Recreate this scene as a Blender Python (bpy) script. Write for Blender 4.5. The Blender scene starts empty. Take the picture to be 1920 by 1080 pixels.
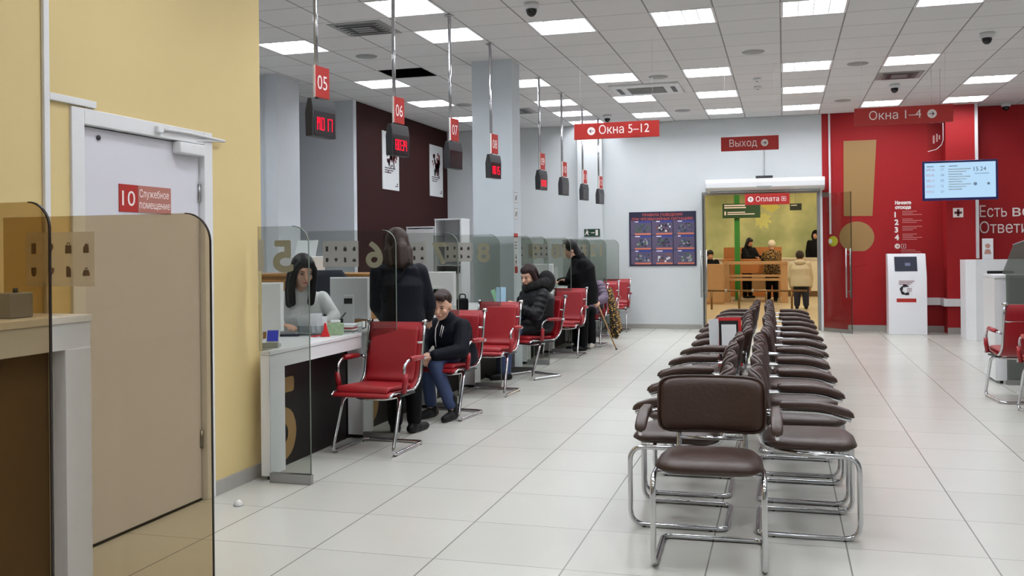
import bpy, bmesh, math, random
from mathutils import Vector, Matrix, geometry
random.seed(7)
SC = bpy.context.scene
COL = SC.collection
PI = math.pi
V = Vector

# ------------------------------------------------------------------ camera
FPX, YAW, PITCH, ROLL, EYE = 1780.5, .2785, .0027, -.0113, 1.412
cam = bpy.data.cameras.new('camera')
cam.sensor_width = 36.0
cam.lens = FPX / 1920 * 36.0
cam.shift_y = -75.75 / 1920
cam.clip_start = .05
cam.clip_end = 200
cam_ob = bpy.data.objects.new('camera', cam)
fw = V((-math.sin(YAW) * math.cos(PITCH), math.cos(YAW) * math.cos(PITCH), math.sin(PITCH)))
rt = V((math.cos(YAW), math.sin(YAW), 0))
up = rt.cross(fw)
r2 = math.cos(ROLL) * rt + math.sin(ROLL) * up
u2 = -math.sin(ROLL) * rt + math.cos(ROLL) * up
M = Matrix((r2, u2, -fw)).transposed().to_4x4()
M.translation = V((0, 0, EYE))
cam_ob.matrix_world = M
COL.objects.link(cam_ob)
SC.camera = cam_ob

# ------------------------------------------------------------------ world, exposure
w = bpy.data.worlds.new('world')
SC.world = w
w.use_nodes = True
w.node_tree.nodes['Background'].inputs[0].default_value = (.8, .85, .9, 1)
w.node_tree.nodes['Background'].inputs[1].default_value = .05
SC.view_settings.view_transform = 'Standard'
SC.view_settings.look = 'None'
SC.view_settings.exposure = 0.0
SC.view_settings.gamma = 1.0
SC.view_settings.use_curve_mapping = False
LAMP = 35.0          # radiance of the fluorescent strips in the ceiling lights
HALL_LAMP = 40.0      # the warmer lamps of the hall behind the doorway
SC.cycles.max_bounces = 10
SC.cycles.transparent_max_bounces = 24
SC.cycles.caustics_reflective = False
SC.cycles.caustics_refractive = False
SC.cycles.sample_clamp_indirect = 6.0

# ------------------------------------------------------------------ materials
def lin(c):
    return tuple((x / 255 / 12.92) if x / 255 <= .04045 else ((x / 255 + .055) / 1.055) ** 2.4 for x in c)

MATS = {}
def mat(name, rgb, rough=.5, metal=0.0, var=.05, scale=18, bump=0.0, spec=.5, coat=0.0):
    if name in MATS:
        return MATS[name]
    m = bpy.data.materials.new(name)
    m.use_nodes = True
    nt = m.node_tree
    b = nt.nodes['Principled BSDF']
    c = lin(rgb)
    tc = nt.nodes.new('ShaderNodeTexCoord')
    no = nt.nodes.new('ShaderNodeTexNoise')
    no.inputs['Scale'].default_value = scale
    no.inputs['Detail'].default_value = 3
    nt.links.new(tc.outputs['Object'], no.inputs['Vector'])
    mx = nt.nodes.new('ShaderNodeMix')
    mx.data_type = 'RGBA'
    mx.inputs[6].default_value = tuple(x * (1 - var) for x in c) + (1,)
    mx.inputs[7].default_value = tuple(min(1, x * (1 + var)) for x in c) + (1,)
    nt.links.new(no.outputs['Fac'], mx.inputs[0])
    nt.links.new(mx.outputs[2], b.inputs['Base Color'])
    b.inputs['Roughness'].default_value = rough
    b.inputs['Metallic'].default_value = metal
    b.inputs['Specular IOR Level'].default_value = spec
    b.inputs['Coat Weight'].default_value = coat
    if bump:
        bp = nt.nodes.new('ShaderNodeBump')
        bp.inputs['Strength'].default_value = bump
        bp.inputs['Distance'].default_value = .01
        nt.links.new(no.outputs['Fac'], bp.inputs['Height'])
        nt.links.new(bp.outputs[0], b.inputs['Normal'])
    MATS[name] = m
    return m

def emit(name, rgb, strength):
    if name in MATS:
        return MATS[name]
    m = bpy.data.materials.new(name)
    m.use_nodes = True
    nt = m.node_tree
    nt.nodes.remove(nt.nodes['Principled BSDF'])
    e = nt.nodes.new('ShaderNodeEmission')
    e.inputs[0].default_value = lin(rgb) + (1,)
    e.inputs[1].default_value = strength
    nt.links.new(e.outputs[0], nt.nodes['Material Output'].inputs[0])
    MATS[name] = m
    return m

def glass(name, tint, gloss=.12):
    """thin tinted pane: every face lets the tint through and mirrors a little"""
    if name in MATS:
        return MATS[name]
    m = bpy.data.materials.new(name)
    m.use_nodes = True
    nt = m.node_tree
    nt.nodes.remove(nt.nodes['Principled BSDF'])
    t = nt.nodes.new('ShaderNodeBsdfTransparent')
    t.inputs[0].default_value = tuple(tint) + (1,)
    g = nt.nodes.new('ShaderNodeBsdfGlossy')
    g.inputs['Roughness'].default_value = .03
    lw = nt.nodes.new('ShaderNodeLayerWeight')
    lw.inputs[0].default_value = .25
    mu = nt.nodes.new('ShaderNodeMath')
    mu.operation = 'MULTIPLY'
    mu.inputs[1].default_value = gloss * 3
    nt.links.new(lw.outputs['Fresnel'], mu.inputs[0])
    mx = nt.nodes.new('ShaderNodeMixShader')
    nt.links.new(mu.outputs[0], mx.inputs[0])
    nt.links.new(t.outputs[0], mx.inputs[1])
    nt.links.new(g.outputs[0], mx.inputs[2])
    nt.links.new(mx.outputs[0], nt.nodes['Material Output'].inputs[0])
    MATS[name] = m
    return m

def film(name, rgb, alpha):
    """translucent layer on glass"""
    if name in MATS:
        return MATS[name]
    m = bpy.data.materials.new(name)
    m.use_nodes = True
    b = m.node_tree.nodes['Principled BSDF']
    b.inputs['Base Color'].default_value = lin(rgb) + (1,)
    b.inputs['Roughness'].default_value = .6
    b.inputs['Alpha'].default_value = alpha
    MATS[name] = m
    return m

def grid_mat(name, ox, oy, step, rgb_a, rgb_b, line_rgb, line_w, rough, spec=.5, var_scale=3.0):
    """square slabs or tiles with joints, laid out from the corner (ox, oy)"""
    m = bpy.data.materials.new(name)
    m.use_nodes = True
    nt = m.node_tree
    N = nt.nodes.new
    L = nt.links.new
    b = nt.nodes['Principled BSDF']
    tc = N('ShaderNodeTexCoord')
    mp = N('ShaderNodeVectorMath'); mp.operation = 'SUBTRACT'
    mp.inputs[1].default_value = (ox, oy, 0)
    L(tc.outputs['Object'], mp.inputs[0])
    sc_ = N('ShaderNodeVectorMath'); sc_.operation = 'SCALE'
    sc_.inputs['Scale'].default_value = 1 / step
    L(mp.outputs[0], sc_.inputs[0])
    fl = N('ShaderNodeVectorMath'); fl.operation = 'FLOOR'
    L(sc_.outputs[0], fl.inputs[0])
    wn = N('ShaderNodeTexWhiteNoise'); wn.noise_dimensions = '2D'
    L(fl.outputs[0], wn.inputs['Vector'])
    no = N('ShaderNodeTexNoise')
    no.inputs['Scale'].default_value = var_scale
    no.inputs['Detail'].default_value = 4
    L(tc.outputs['Object'], no.inputs['Vector'])
    av = N('ShaderNodeMath'); av.operation = 'MULTIPLY_ADD'
    av.inputs[1].default_value = .45
    L(wn.outputs['Value'], av.inputs[0])
    h = N('ShaderNodeMath'); h.operation = 'MULTIPLY'; h.inputs[1].default_value = .55
    L(no.outputs['Fac'], h.inputs[0])
    L(h.outputs[0], av.inputs[2])
    mx = N('ShaderNodeMix'); mx.data_type = 'RGBA'
    mx.inputs[6].default_value = lin(rgb_a) + (1,)
    mx.inputs[7].default_value = lin(rgb_b) + (1,)
    L(av.outputs[0], mx.inputs[0])
    sx = N('ShaderNodeSeparateXYZ')
    L(sc_.outputs[0], sx.inputs[0])
    masks = []
    for k in (0, 1):
        wr = N('ShaderNodeMath'); wr.operation = 'PINGPONG'; wr.inputs[1].default_value = .5
        L(sx.outputs[k], wr.inputs[0])
        lt = N('ShaderNodeMath'); lt.operation = 'LESS_THAN'; lt.inputs[1].default_value = line_w[k] / step / 2
        L(wr.outputs[0], lt.inputs[0])
        masks.append(lt)
    mm = N('ShaderNodeMath'); mm.operation = 'MAXIMUM'
    L(masks[0].outputs[0], mm.inputs[0]); L(masks[1].outputs[0], mm.inputs[1])
    m2 = N('ShaderNodeMix'); m2.data_type = 'RGBA'
    m2.inputs[7].default_value = lin(line_rgb) + (1,)
    L(mm.outputs[0], m2.inputs[0])
    L(mx.outputs[2], m2.inputs[6])
    L(m2.outputs[2], b.inputs['Base Color'])
    b.inputs['Roughness'].default_value = rough
    b.inputs['Specular IOR Level'].default_value = spec
    return m

# ------------------------------------------------------------------ mesh helpers
def frames(path, closed):
    n = len(path)
    T = []
    for i in range(n):
        if closed:
            d = path[(i + 1) % n] - path[i - 1]
        else:
            d = path[min(i + 1, n - 1)] - path[max(i - 1, 0)]
        T.append(d.normalized() if d.length > 1e-9 else V((0, 0, 1)))
    a = V((0, 0, 1)) if abs(T[0].z) < .9 else V((1, 0, 0))
    nrm = (a - T[0] * a.dot(T[0])).normalized()
    out = []
    for i in range(n):
        if i:
            nrm = nrm - T[i] * nrm.dot(T[i])
            nrm.normalize()
        out.append((nrm.copy(), T[i].cross(nrm)))
    return out

def fillet(pts, rad, n=5):
    """round the corners of a polyline"""
    pts = [V(p) for p in pts]
    out = [pts[0]]
    for i in range(1, len(pts) - 1):
        r = rad[i] if isinstance(rad, (list, tuple)) else rad
        p, a, b = pts[i], pts[i - 1], pts[i + 1]
        da, db = (a - p), (b - p)
        t = min(r, da.length * .48, db.length * .48)
        if t < 1e-4:
            out.append(p); continue
        s, e = p + da.normalized() * t, p + db.normalized() * t
        for k in range(n + 1):
            q = k / n
            out.append((1 - q) ** 2 * s + 2 * q * (1 - q) * p + q * q * e)
    out.append(pts[-1])
    return out

class MB:
    def __init__(s):
        s.v, s.f, s.sm, s.mi = [], [], [], []
    def add(s, vs, fs, smooth=False, mi=0):
        b = len(s.v)
        s.v += [tuple(x) for x in vs]
        for f in fs:
            s.f.append(tuple(b + i for i in f)); s.sm.append(smooth); s.mi.append(mi)
        return s
    def box(s, x0, x1, y0, y1, z0, z1, mi=0):
        vs = [(x0, y0, z0), (x1, y0, z0), (x1, y1, z0), (x0, y1, z0), (x0, y0, z1), (x1, y0, z1), (x1, y1, z1), (x0, y1, z1)]
        return s.add(vs, [(0, 3, 2, 1), (4, 5, 6, 7), (0, 1, 5, 4), (1, 2, 6, 5), (2, 3, 7, 6), (3, 0, 4, 7)], mi=mi)
    def obox(s, c, size, R=None, mi=0):
        c = V(c); hx, hy, hz = [q / 2 for q in size]
        vs = []
        for p in [(-hx, -hy, -hz), (hx, -hy, -hz), (hx, hy, -hz), (-hx, hy, -hz), (-hx, -hy, hz), (hx, -hy, hz), (hx, hy, hz), (-hx, hy, hz)]:
            q = V(p)
            vs.append(c + (R @ q if R else q))
        return s.add(vs, [(0, 3, 2, 1), (4, 5, 6, 7), (0, 1, 5, 4), (1, 2, 6, 5), (2, 3, 7, 6), (3, 0, 4, 7)], mi=mi)
    def tube(s, path, r, n=10, closed=False, flat=None):
        path = [V(p) for p in path]
        fr = frames(path, closed)
        m = len(path)
        vs = []
        for i, p in enumerate(path):
            ri = r[i] if isinstance(r, (list, tuple)) else r
            a, b = fr[i]
            for k in range(n):
                t = 2 * PI * k / n
                vs.append(p + a * (ri * math.cos(t)) + b * (ri * math.sin(t)))
        fs = []
        for i in range(m if closed else m - 1):
            j = (i + 1) % m
            for k in range(n):
                l = (k + 1) % n
                fs.append((i * n + k, i * n + l, j * n + l, j * n + k))
        s.add(vs, fs, True)
        if not closed:
            b = len(s.v) - len(vs)
            s.f.append(tuple(b + k for k in reversed(range(n)))); s.sm.append(False); s.mi.append(0)
            s.f.append(tuple(b + (m - 1) * n + k for k in range(n))); s.sm.append(False); s.mi.append(0)
        return s
    def cyl(s, p0, p1, r, n=16, r1=None):
        return s.tube([p0, p1], [r, r if r1 is None else r1], n)
    def lathe(s, prof, c=(0, 0, 0), n=24, R=None):
        c = V(c); vs = []; fs = []
        for r, z in prof:
            for k in range(n):
                t = 2 * PI * k / n
                q = V((r * math.cos(t), r * math.sin(t), z))
                vs.append(c + (R @ q if R else q))
        for i in range(len(prof) - 1):
            for k in range(n):
                l = (k + 1) % n
                fs.append((i * n + k, i * n + l, (i + 1) * n + l, (i + 1) * n + k))
        s.add(vs, fs, True)
        b = len(s.v) - len(vs)
        s.f.append(tuple(b + k for k in reversed(range(n)))); s.sm.append(False); s.mi.append(0)
        s.f.append(tuple(b + (len(prof) - 1) * n + k for k in range(n))); s.sm.append(False); s.mi.append(0)
        return s
    def ell(s, c, r, R=None, nu=16, nv=10):
        c = V(c); vs = []; fs = []
        for j in range(1, nv):
            ph = PI * j / nv
            for k in range(nu):
                t = 2 * PI * k / nu
                q = V((r[0] * math.sin(ph) * math.cos(t), r[1] * math.sin(ph) * math.sin(t), r[2] * math.cos(ph)))
                vs.append(c + (R @ q if R else q))
        for q in (V((0, 0, r[2])), V((0, 0, -r[2]))):
            vs.append(c + (R @ q if R else q))
        for j in range(nv - 2):
            for k in range(nu):
                l = (k + 1) % nu
                fs.append((j * nu + k, (j + 1) * nu + k, (j + 1) * nu + l, j * nu + l))
        t, b = len(vs) - 2, len(vs) - 1
        for k in range(nu):
            l = (k + 1) % nu
            fs.append((t, k, l)); fs.append((b, (nv - 2) * nu + l, (nv - 2) * nu + k))
        return s.add(vs, fs, True)
    def cap(s, p0, r0, p1, r1, n=12):
        """tapered capsule"""
        p0, p1 = V(p0), V(p1)
        d = (p1 - p0)
        L = max(d.length, 1e-6); d = d / L
        path, rad = [], []
        for k in range(1, 5):
            t = PI / 2 * k / 4
            path.append(p0 - d * r0 * math.cos(t)); rad.append(r0 * math.sin(t))
        for k in range(4, 0, -1):
            t = PI / 2 * k / 4
            path.append(p1 + d * r1 * math.cos(t)); rad.append(r1 * math.sin(t))
        return s.tube(path, rad, n)
    def loft(s, rings, n=20, power=2.0):
        """closed skin over rings (centre, half-width vector, half-depth vector)"""
        vs, fs = [], []
        for c, a, b in rings:
            c, a, b = V(c), V(a), V(b)
            for k in range(n):
                t = 2 * PI * k / n
                ct, st = math.cos(t), math.sin(t)
                x = math.copysign(abs(ct) ** (2 / power), ct); y = math.copysign(abs(st) ** (2 / power), st)
                vs.append(c + a * x + b * y)
        for i in range(len(rings) - 1):
            for k in range(n):
                l = (k + 1) % n
                fs.append((i * n + k, i * n + l, (i + 1) * n + l, (i + 1) * n + k))
        s.add(vs, fs, True)
        b0 = len(s.v) - len(vs)
        s.f.append(tuple(b0 + k for k in reversed(range(n)))); s.sm.append(True); s.mi.append(0)
        s.f.append(tuple(b0 + (len(rings) - 1) * n + k for k in range(n))); s.sm.append(True); s.mi.append(0)
        return s
    def prism(s, poly, o, u, v, w, mi=0):
        """polygon (2D) spanned by u, v from o, swept along w"""
        o, u, v, w = V(o), V(u), V(v), V(w)
        n = len(poly)
        vs = [o + u * a + v * b for a, b in poly] + [o + u * a + v * b + w for a, b in poly]
        fs = [tuple(reversed(range(n))), tuple(range(n, 2 * n))] + [(i, (i + 1) % n, n + (i + 1) % n, n + i) for i in range(n)]
        return s.add(vs, fs, mi=mi)
    def flat(s, tris, o, u, v, mi=0):
        o, u, v = V(o), V(u), V(v)
        vs, ts = tris
        return s.add([o + u * a + v * b for a, b in vs], ts, mi=mi)
    def text(s, body, o, u, v, size, align='C', mi=0, sx=1.0, w=None, bold=0.0):
        vs, ts = text_tris(body)
        if not vs:
            return s
        xs = [p[0] for p in vs]; ys = [p[1] for p in vs]
        wd = max(xs) - min(xs)
        if w:
            sx = w / (wd * size)
        x0 = min(xs) + (wd / 2 if align == 'C' else 0 if align == 'L' else wd)
        pts = [((a - x0) * size * sx, b * size) for a, b in vs]
        nrm = V(u).cross(V(v))
        for k in range(9 if bold else 1):   # heavier strokes: the outline laid down again all round itself
            dx, dy = (0, 0) if k == 0 else (bold * math.cos(k * PI / 4), bold * math.sin(k * PI / 4))
            s.flat(([(a + dx, b + dy) for a, b in pts], ts), V(o) + nrm * (.00005 * k), u, v, mi)
        return s
    def build(s, name, m, parent=None, bevel=0.0, seg=2, auto=True, subsurf=0):
        me = bpy.data.meshes.new(name)
        me.from_pydata(s.v, [], s.f)
        me.polygons.foreach_set('use_smooth', s.sm)
        ms = m if isinstance(m, (list, tuple)) else [m]
        for q in ms:
            me.materials.append(q)
        if len(ms) > 1:
            me.polygons.foreach_set('material_index', s.mi)
        me.update()
        bm = bmesh.new(); bm.from_mesh(me)
        bmesh.ops.recalc_face_normals(bm, faces=bm.faces)
        if bevel:
            es = [e for e in bm.edges if len(e.link_faces) == 2 and e.calc_face_angle(0) > .5]
            bmesh.ops.bevel(bm, geom=es, offset=bevel, offset_type='OFFSET', segments=seg, affect='EDGES', profile=.5, clamp_overlap=True)
            for f in bm.faces:
                f.smooth = seg > 1
        bm.to_mesh(me); bm.free()
        o = bpy.data.objects.new(name, me)
        COL.objects.link(o)
        if parent is not None:
            o.parent = parent
        if bevel and seg > 1:
            md = o.modifiers.new('weighted', 'WEIGHTED_NORMAL'); md.keep_sharp = True
        if subsurf:
            md = o.modifiers.new('round', 'SUBSURF'); md.levels = subsurf; md.render_levels = subsurf
        return o

_TXT = {}
def _inside(p, poly):
    c = False
    for i in range(len(poly)):
        (x1, y1), (x2, y2) = poly[i - 1], poly[i]
        if (y1 > p[1]) != (y2 > p[1]) and p[0] < (x2 - x1) * (p[1] - y1) / (y2 - y1) + x1:
            c = not c
    return c
def text_tris(body):
    """outlines of a line of lettering, filled contour by contour"""
    if body in _TXT:
        return _TXT[body]
    c = bpy.data.curves.new('lettering', 'FONT')
    c.body = body
    o = bpy.data.objects.new('lettering', c)
    COL.objects.link(o)
    bpy.context.view_layer.update()
    cu = o.to_curve(bpy.context.evaluated_depsgraph_get())
    loops = []
    for sp in cu.splines:
        b = sp.bezier_points
        n = len(b)
        pts = []
        for i in range(n):
            p, q = b[i], b[(i + 1) % n]
            k = 1 if (p.handle_right - p.co).length < 1e-5 and (q.handle_left - q.co).length < 1e-5 else 5
            for j in range(k):
                t = j / k
                r = (1 - t) ** 3 * p.co + 3 * t * (1 - t) ** 2 * p.handle_right + 3 * t * t * (1 - t) * q.handle_left + t ** 3 * q.co
                if not pts or (abs(pts[-1][0] - r.x) + abs(pts[-1][1] - r.y)) > 1e-5:
                    pts.append((r.x, r.y))
        if len(pts) > 2:
            ar = sum(pts[i - 1][0] * pts[i][1] - pts[i][0] * pts[i - 1][1] for i in range(len(pts))) / 2
            loops.append((ar, pts))
    o.to_curve_clear()
    bpy.data.objects.remove(o); bpy.data.curves.remove(c)
    V2, T2 = [], []
    # neighbouring contours that touch are filled together by winding number
    left = loops[:]
    box = lambda l: (min(p[0] for p in l[1]), max(p[0] for p in l[1]))
    while left:
        grp = [left.pop(0)]
        x0, x1 = box(grp[0])
        again = True
        while again:
            again = False
            for l in left[:]:
                a_, b_ = box(l)
                if a_ < x1 and b_ > x0:
                    grp.append(l); left.remove(l); x0, x1 = min(x0, a_), max(x1, b_); again = True
        pts, eds = [], []
        for _, q in grp:
            n0 = len(pts)
            pts += [V(p) for p in q]
            eds += [(n0 + i, n0 + (i + 1) % len(q)) for i in range(len(q))]
        vo, eo, fo = geometry.delaunay_2d_cdt(pts, eds, [], 0, 1e-5)[:3]
        base = len(V2)
        V2 += [(v.x, v.y) for v in vo]
        for f in fo:
            cx = sum(vo[i].x for i in f) / len(f); cy = sum(vo[i].y for i in f) / len(f)
            wn = 0
            for _, q in grp:
                for i in range(len(q)):
                    (ax_, ay_), (bx_, by_) = q[i - 1], q[i]
                    if (ay_ > cy) != (by_ > cy) and cx < (bx_ - ax_) * (cy - ay_) / (by_ - ay_) + ax_:
                        wn += 1 if by_ > ay_ else -1
            if wn:
                T2.append(tuple(base + i for i in f))
    _TXT[body] = (V2, T2)
    return _TXT[body]

def thing(name, label, cat, loc=(0, 0, 0), rz=0.0, group=None):
    o = bpy.data.objects.new(name, None)
    o.empty_display_size = .1
    COL.objects.link(o)
    o.location = loc
    o.rotation_euler = (0, 0, rz)
    o['label'] = label; o['category'] = cat
    if group: o['group'] = group
    return o
def tag(o, label, cat, group=None, kind=None):
    o['label'] = label; o['category'] = cat
    if group: o['group'] = group
    if kind: o['kind'] = kind
    return o
def struct(o):
    o['kind'] = 'structure'
    return o
def copy_tree(root, loc, rz=0.0, label=None):
    def rec(o, par):
        c = o.copy(); COL.objects.link(c); c.parent = par
        for ch in list(o.children):
            rec(ch, c)
        return c
    r = rec(root, None)
    r.location = loc; r.rotation_euler = (0, 0, rz)
    if label: r['label'] = label
    return r
def rot(axis, a):
    return Matrix.Rotation(a, 3, axis)
ORD = ['first', 'second', 'third', 'fourth', 'fifth', 'sixth', 'seventh', 'eighth', 'ninth', 'tenth', 'eleventh', 'twelfth']
def disc(r, n=28, cx=0, cy=0):
    return [(cx + r * math.cos(2 * PI * k / n), cy + r * math.sin(2 * PI * k / n)) for k in range(n)]
X_, Y_, Z_ = V((1, 0, 0)), V((0, 1, 0)), V((0, 0, 1))
# ------------------------------------------------------------------ palette
M_WHITE = mat('white_paint', (208, 212, 214), .65, var=.02, scale=4)
M_GREYW = mat('staff_wall_paint', (206, 210, 216), .65, var=.02, scale=4)
M_YEL = mat('yellow_paint', (213, 190, 136), .6, var=.025, scale=3)
M_REDW = mat('red_paint', (150, 25, 28), .6, var=.03, scale=3, spec=.25)
M_MAROON = mat('maroon_paint', (46, 18, 17), .75, var=.04, scale=3, spec=.15)
M_BASE = mat('grey_skirting', (160, 156, 150), .5)
M_WHITEP = mat('white_plastic', (226, 226, 228), .38, var=.02)
M_WLAM = mat('white_laminate', (220, 220, 222), .35, var=.02)
M_CHROME = mat('chrome', (205, 205, 208), .14, 1.0, var=.02)
M_STEEL = mat('brushed_steel', (160, 160, 160), .35, 1.0, var=.04)
M_DARK = mat('dark_plastic', (38, 38, 41), .45, var=.08)
M_BLACK = mat('black_plastic', (14, 14, 15), .4)
M_SIGNR = mat('sign_red', (160, 38, 32), .5, var=.02, spec=.3)
M_SIGNW = mat('sign_white', (238, 228, 224), .6, var=.02)
M_KICK = mat('dark_brown_panel', (22, 15, 15), .42, var=.06, spec=.25)
M_GOLD = mat('gold_film', (150, 116, 70), .5, var=.03)
M_RLEATH = mat('red_leather', (140, 14, 24), .45, var=.07, scale=60, bump=.15)
M_BLEATH = mat('brown_leather', (54, 33, 24), .42, var=.10, scale=50, bump=.15)
M_PAPER = mat('paper', (222, 224, 226), .8, var=.03)
M_WOOD = mat('oak_board', (176, 124, 70), .5, var=.12, scale=7)
M_OVENT = mat('vent_grey', (150, 150, 150), .5)

HC = 3.645
OX, OY, TS = -.0026, 9.5885, .6

# ------------------------------------------------------------------ floor, ceiling, walls
M_FLOOR = grid_mat('floor_slabs', -2.7814, 4.0924, .61, (186, 185, 177), (197, 196, 189), (126, 124, 118), (.007, .004), .24, .5, 2.2)
struct(MB().box(-8.4, 7.2, -4.2, 16.8, -.12, 0).build('floor', M_FLOOR))
M_FLOOR2 = grid_mat('hall_floor_slabs', 0, 17, .6, (182, 164, 132), (192, 175, 142), (150, 134, 106), (.006, .006), .3)
struct(MB().box(-6, 5, 16.8, 29.7, -.12, -.001).build('floor_hall', M_FLOOR2))

LIGHTS = [(-4, -1), (-2, -1), (0, -1), (2, -1), (4, -1), (-6, -1), (-6, -3), (-9, -1), (-9, 3), (-9, 6), (-9, 9),
          (-6, 4), (-6, 7), (-6, 9), (-6, 11), (-4, 4), (-2, 4), (0, 4), (2, 4), (-4, 7), (-2, 7), (0, 7), (4, 7),
          (-4, 10), (-2, 10), (0, 10), (2, 10), (4, 10),
          (6, 4), (8, -1), (8, 7), (-12, -1), (-12, -5), (-9, -5),  # staff-side entries at the end: unseen lamps added to brighten that area
          (-4, -4), (-2, -4), (0, -4), (2, -4), (-4, -7), (-2, -7), (0, -7), (3, -7), (-4, -10), (-2, -10), (1, -10), (4, -10), (-4, -14), (-1, -14), (2, -14), (5, -14), (-4, -18), (-1, -18), (2, -18), (5, -18)]  # rows out of view, added to brighten the near half of the room
HOLES = set(LIGHTS) | {(-8, 2)}
M_CEIL = grid_mat('ceiling_tiles', OX, OY, TS, (214, 212, 213), (224, 222, 222), (146, 142, 141), (.016, .010), .8, .2, 6)
cb = MB()
for c in range(-14, 12):
    for r in range(-23, 12):
        if (c, r) in HOLES: continue
        x, y = OX + TS * c, OY + TS * r
        cb.add([(x, y, HC), (x, y + TS, HC), (x + TS, y + TS, HC), (x + TS, y, HC)], [(0, 1, 2, 3)])
struct(cb.build('ceiling', M_CEIL))
struct(MB().box(-8.6, 7.4, -4.4, 17, 4.05, 4.1).build('ceiling_slab', mat('bare_slab', (60, 58, 56), .9)))
# the missing tile: plenum shade put into a near-black colour, T-bar edge
hx, hy = OX - 8 * TS, OY + 2 * TS
hb = MB()
for a in ((hx, hx + .006, hy, hy + TS), (hx + TS - .006, hx + TS, hy, hy + TS), (hx, hx + TS, hy, hy + .006), (hx, hx + TS, hy + TS - .006, hy + TS)):
    hb.box(*a, HC - .002, HC + .004)
struct(hb.build('trim_1', M_WHITEP))
pb = MB()
for a in ((hx - .02, hx, hy, hy + TS), (hx + TS, hx + TS + .02, hy, hy + TS), (hx, hx + TS, hy - .02, hy), (hx, hx + TS, hy + TS, hy + TS + .02)):
    pb.box(*a, HC + .002, HC + .38)
pb.box(hx, hx + TS, hy, hy + TS, HC + .36, HC + .38)
struct(pb.build('ceiling_void', mat('void_shade', (9, 9, 9), .95, spec=.05)))

# yellow wall on the left with its service door
DY0, DY1, DZ = 3.74, 4.79, 2.06
wl = MB()
wl.box(-3.38, -3.2, -4.2, DY0, 0, HC).box(-3.38, -3.2, DY1, 5.38, 0, HC).box(-3.38, -3.2, DY0, DY1, DZ, HC)
struct(wl.build('wall_left', M_YEL))
bb = MB().box(-3.2, -3.187, -4.2, 3.69, 0, .085).box(-3.2, -3.187, 4.83, 5.385, 0, .085)
struct(bb.build('baseboard_left', M_BASE))
struct(MB().box(-8.4, -3.38, 5.2, 5.38, 0, HC).build('wall_front', M_WHITE))
dr = struct(MB().box(-3.30, -3.222, DY0 + .045, DY1 - .045, .012, DZ - .03).build('door_1', mat('white_door', (214, 212, 220), .4, var=.015, scale=3), bevel=.003))
fr = MB()
fr.box(-3.3, -3.185, DY0 - .045, DY0 + .04, 0, DZ + .05).box(-3.3, -3.185, DY1 - .04, DY1 + .04, 0, DZ + .05).box(-3.3, -3.185, DY0 + .04, DY1 - .04, DZ - .025, DZ + .05)
fr.build('door_frame', M_WHITEP, dr, bevel=.004)
MB().box(-3.225, -3.218, DY0 + .05, DY1 - .05, .0, .012).build('threshold_shade', M_BLACK, dr)  # black strip painted in for the shade under the door
MB().lathe([(.013, 0), (.013, .006), (.008, .009)], (-3.222, 3.915, 1.985), 16, rot('Y', PI / 2)).build('peephole', M_DARK, dr)
for hz in (.35, 1.76):
    MB().cyl((-3.216, DY1 - .05, hz - .05), (-3.216, DY1 - .05, hz + .05), .008, 10).build('hinge', M_STEEL, dr)

# outer walls
struct(MB().box(7.0, 7.2, -4.2, 16.8, 0, HC).build('wall_right', M_WHITE))
struct(MB().box(-3.38, 7.2, -4.4, -4.2, 0, HC).build('wall_rear', M_WHITE))
struct(MB().box(-8.6, -8.4, 5.2, 16.8, 0, HC).build('wall_staff_left', M_GREYW))
# back wall with the doorway, white on the left and red on the right
DX0, DX1, DH = -1.36, .6, 2.38
struct(MB().box(-8.4, DX0, 16.8, 17.0, 0, HC).box(DX0, .637, 16.8, 17.0, DH, HC).box(DX1, .637, 16.8, 17.0, 0, DH).build('wall_back', M_WHITE))
struct(MB().box(.637, 7.2, 16.8, 17.0, 0, HC).box(2.5, 2.98, 16.45, 16.8, 0, HC).build('wall_back_right', M_REDW))
struct(MB().box(-3.534, -3.09, 16.68, 16.8, 0, HC).build('wall_back_pilaster', M_WHITE))
struct(MB().box(-5.95, -3.534, 16.785, 16.8, 0, .08).box(-3.09, DX0 - .02, 16.785, 16.8, 0, .08).build('baseboard_back', M_BASE))
struct(MB().box(1.02, 2.5, 16.785, 16.8, 0, .1).box(2.5, 2.98, 16.435, 16.45, 0, .1).box(2.98, 7, 16.785, 16.8, 0, .1).build('baseboard_right', M_BASE))
# staff side: maroon wall, the block it belongs to, pillars
struct(MB().box(-6.15, -6.05, 12.85, 16.8, 0, HC).build('wall_maroon', M_MAROON))
struct(MB().box(-8.4, -6.045, 12.75, 12.85, 0, HC).build('wall_staff_back', M_GREYW))
struct(MB().box(-6.21, -6.04, 10.56, 11.12, 0, HC).build('column_staff', M_GREYW))
struct(MB().box(-8.4, -6.21, 10.7, 10.85, 0, HC).build('wall_staff_side', M_GREYW))
struct(MB().box(-3.52, -3.03, 10.66, 11.0, 0, HC).build('column', mat('column_paint', (204, 212, 218), .6, var=.02, scale=4)))
# the hall behind the doorway
M_HALLW = mat('hall_paint', (210, 202, 172), .7, var=.03, scale=2)
struct(MB().box(-6.1, -6, 17, 29.7, 0, 3.4).build('wall_hall_left', M_HALLW))
struct(MB().box(5, 5.1, 17, 29.7, 0, 3.4).build('wall_hall_right', M_HALLW))
struct(MB().box(-6, 5, 29.6, 29.8, 0, 3.4).build('wall_hall_back', M_HALLW))
struct(MB().box(-6, 5, 17, 29.7, 3.4, 3.45).build('ceiling_hall', mat('hall_ceiling', (210, 205, 195), .8)))

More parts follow.
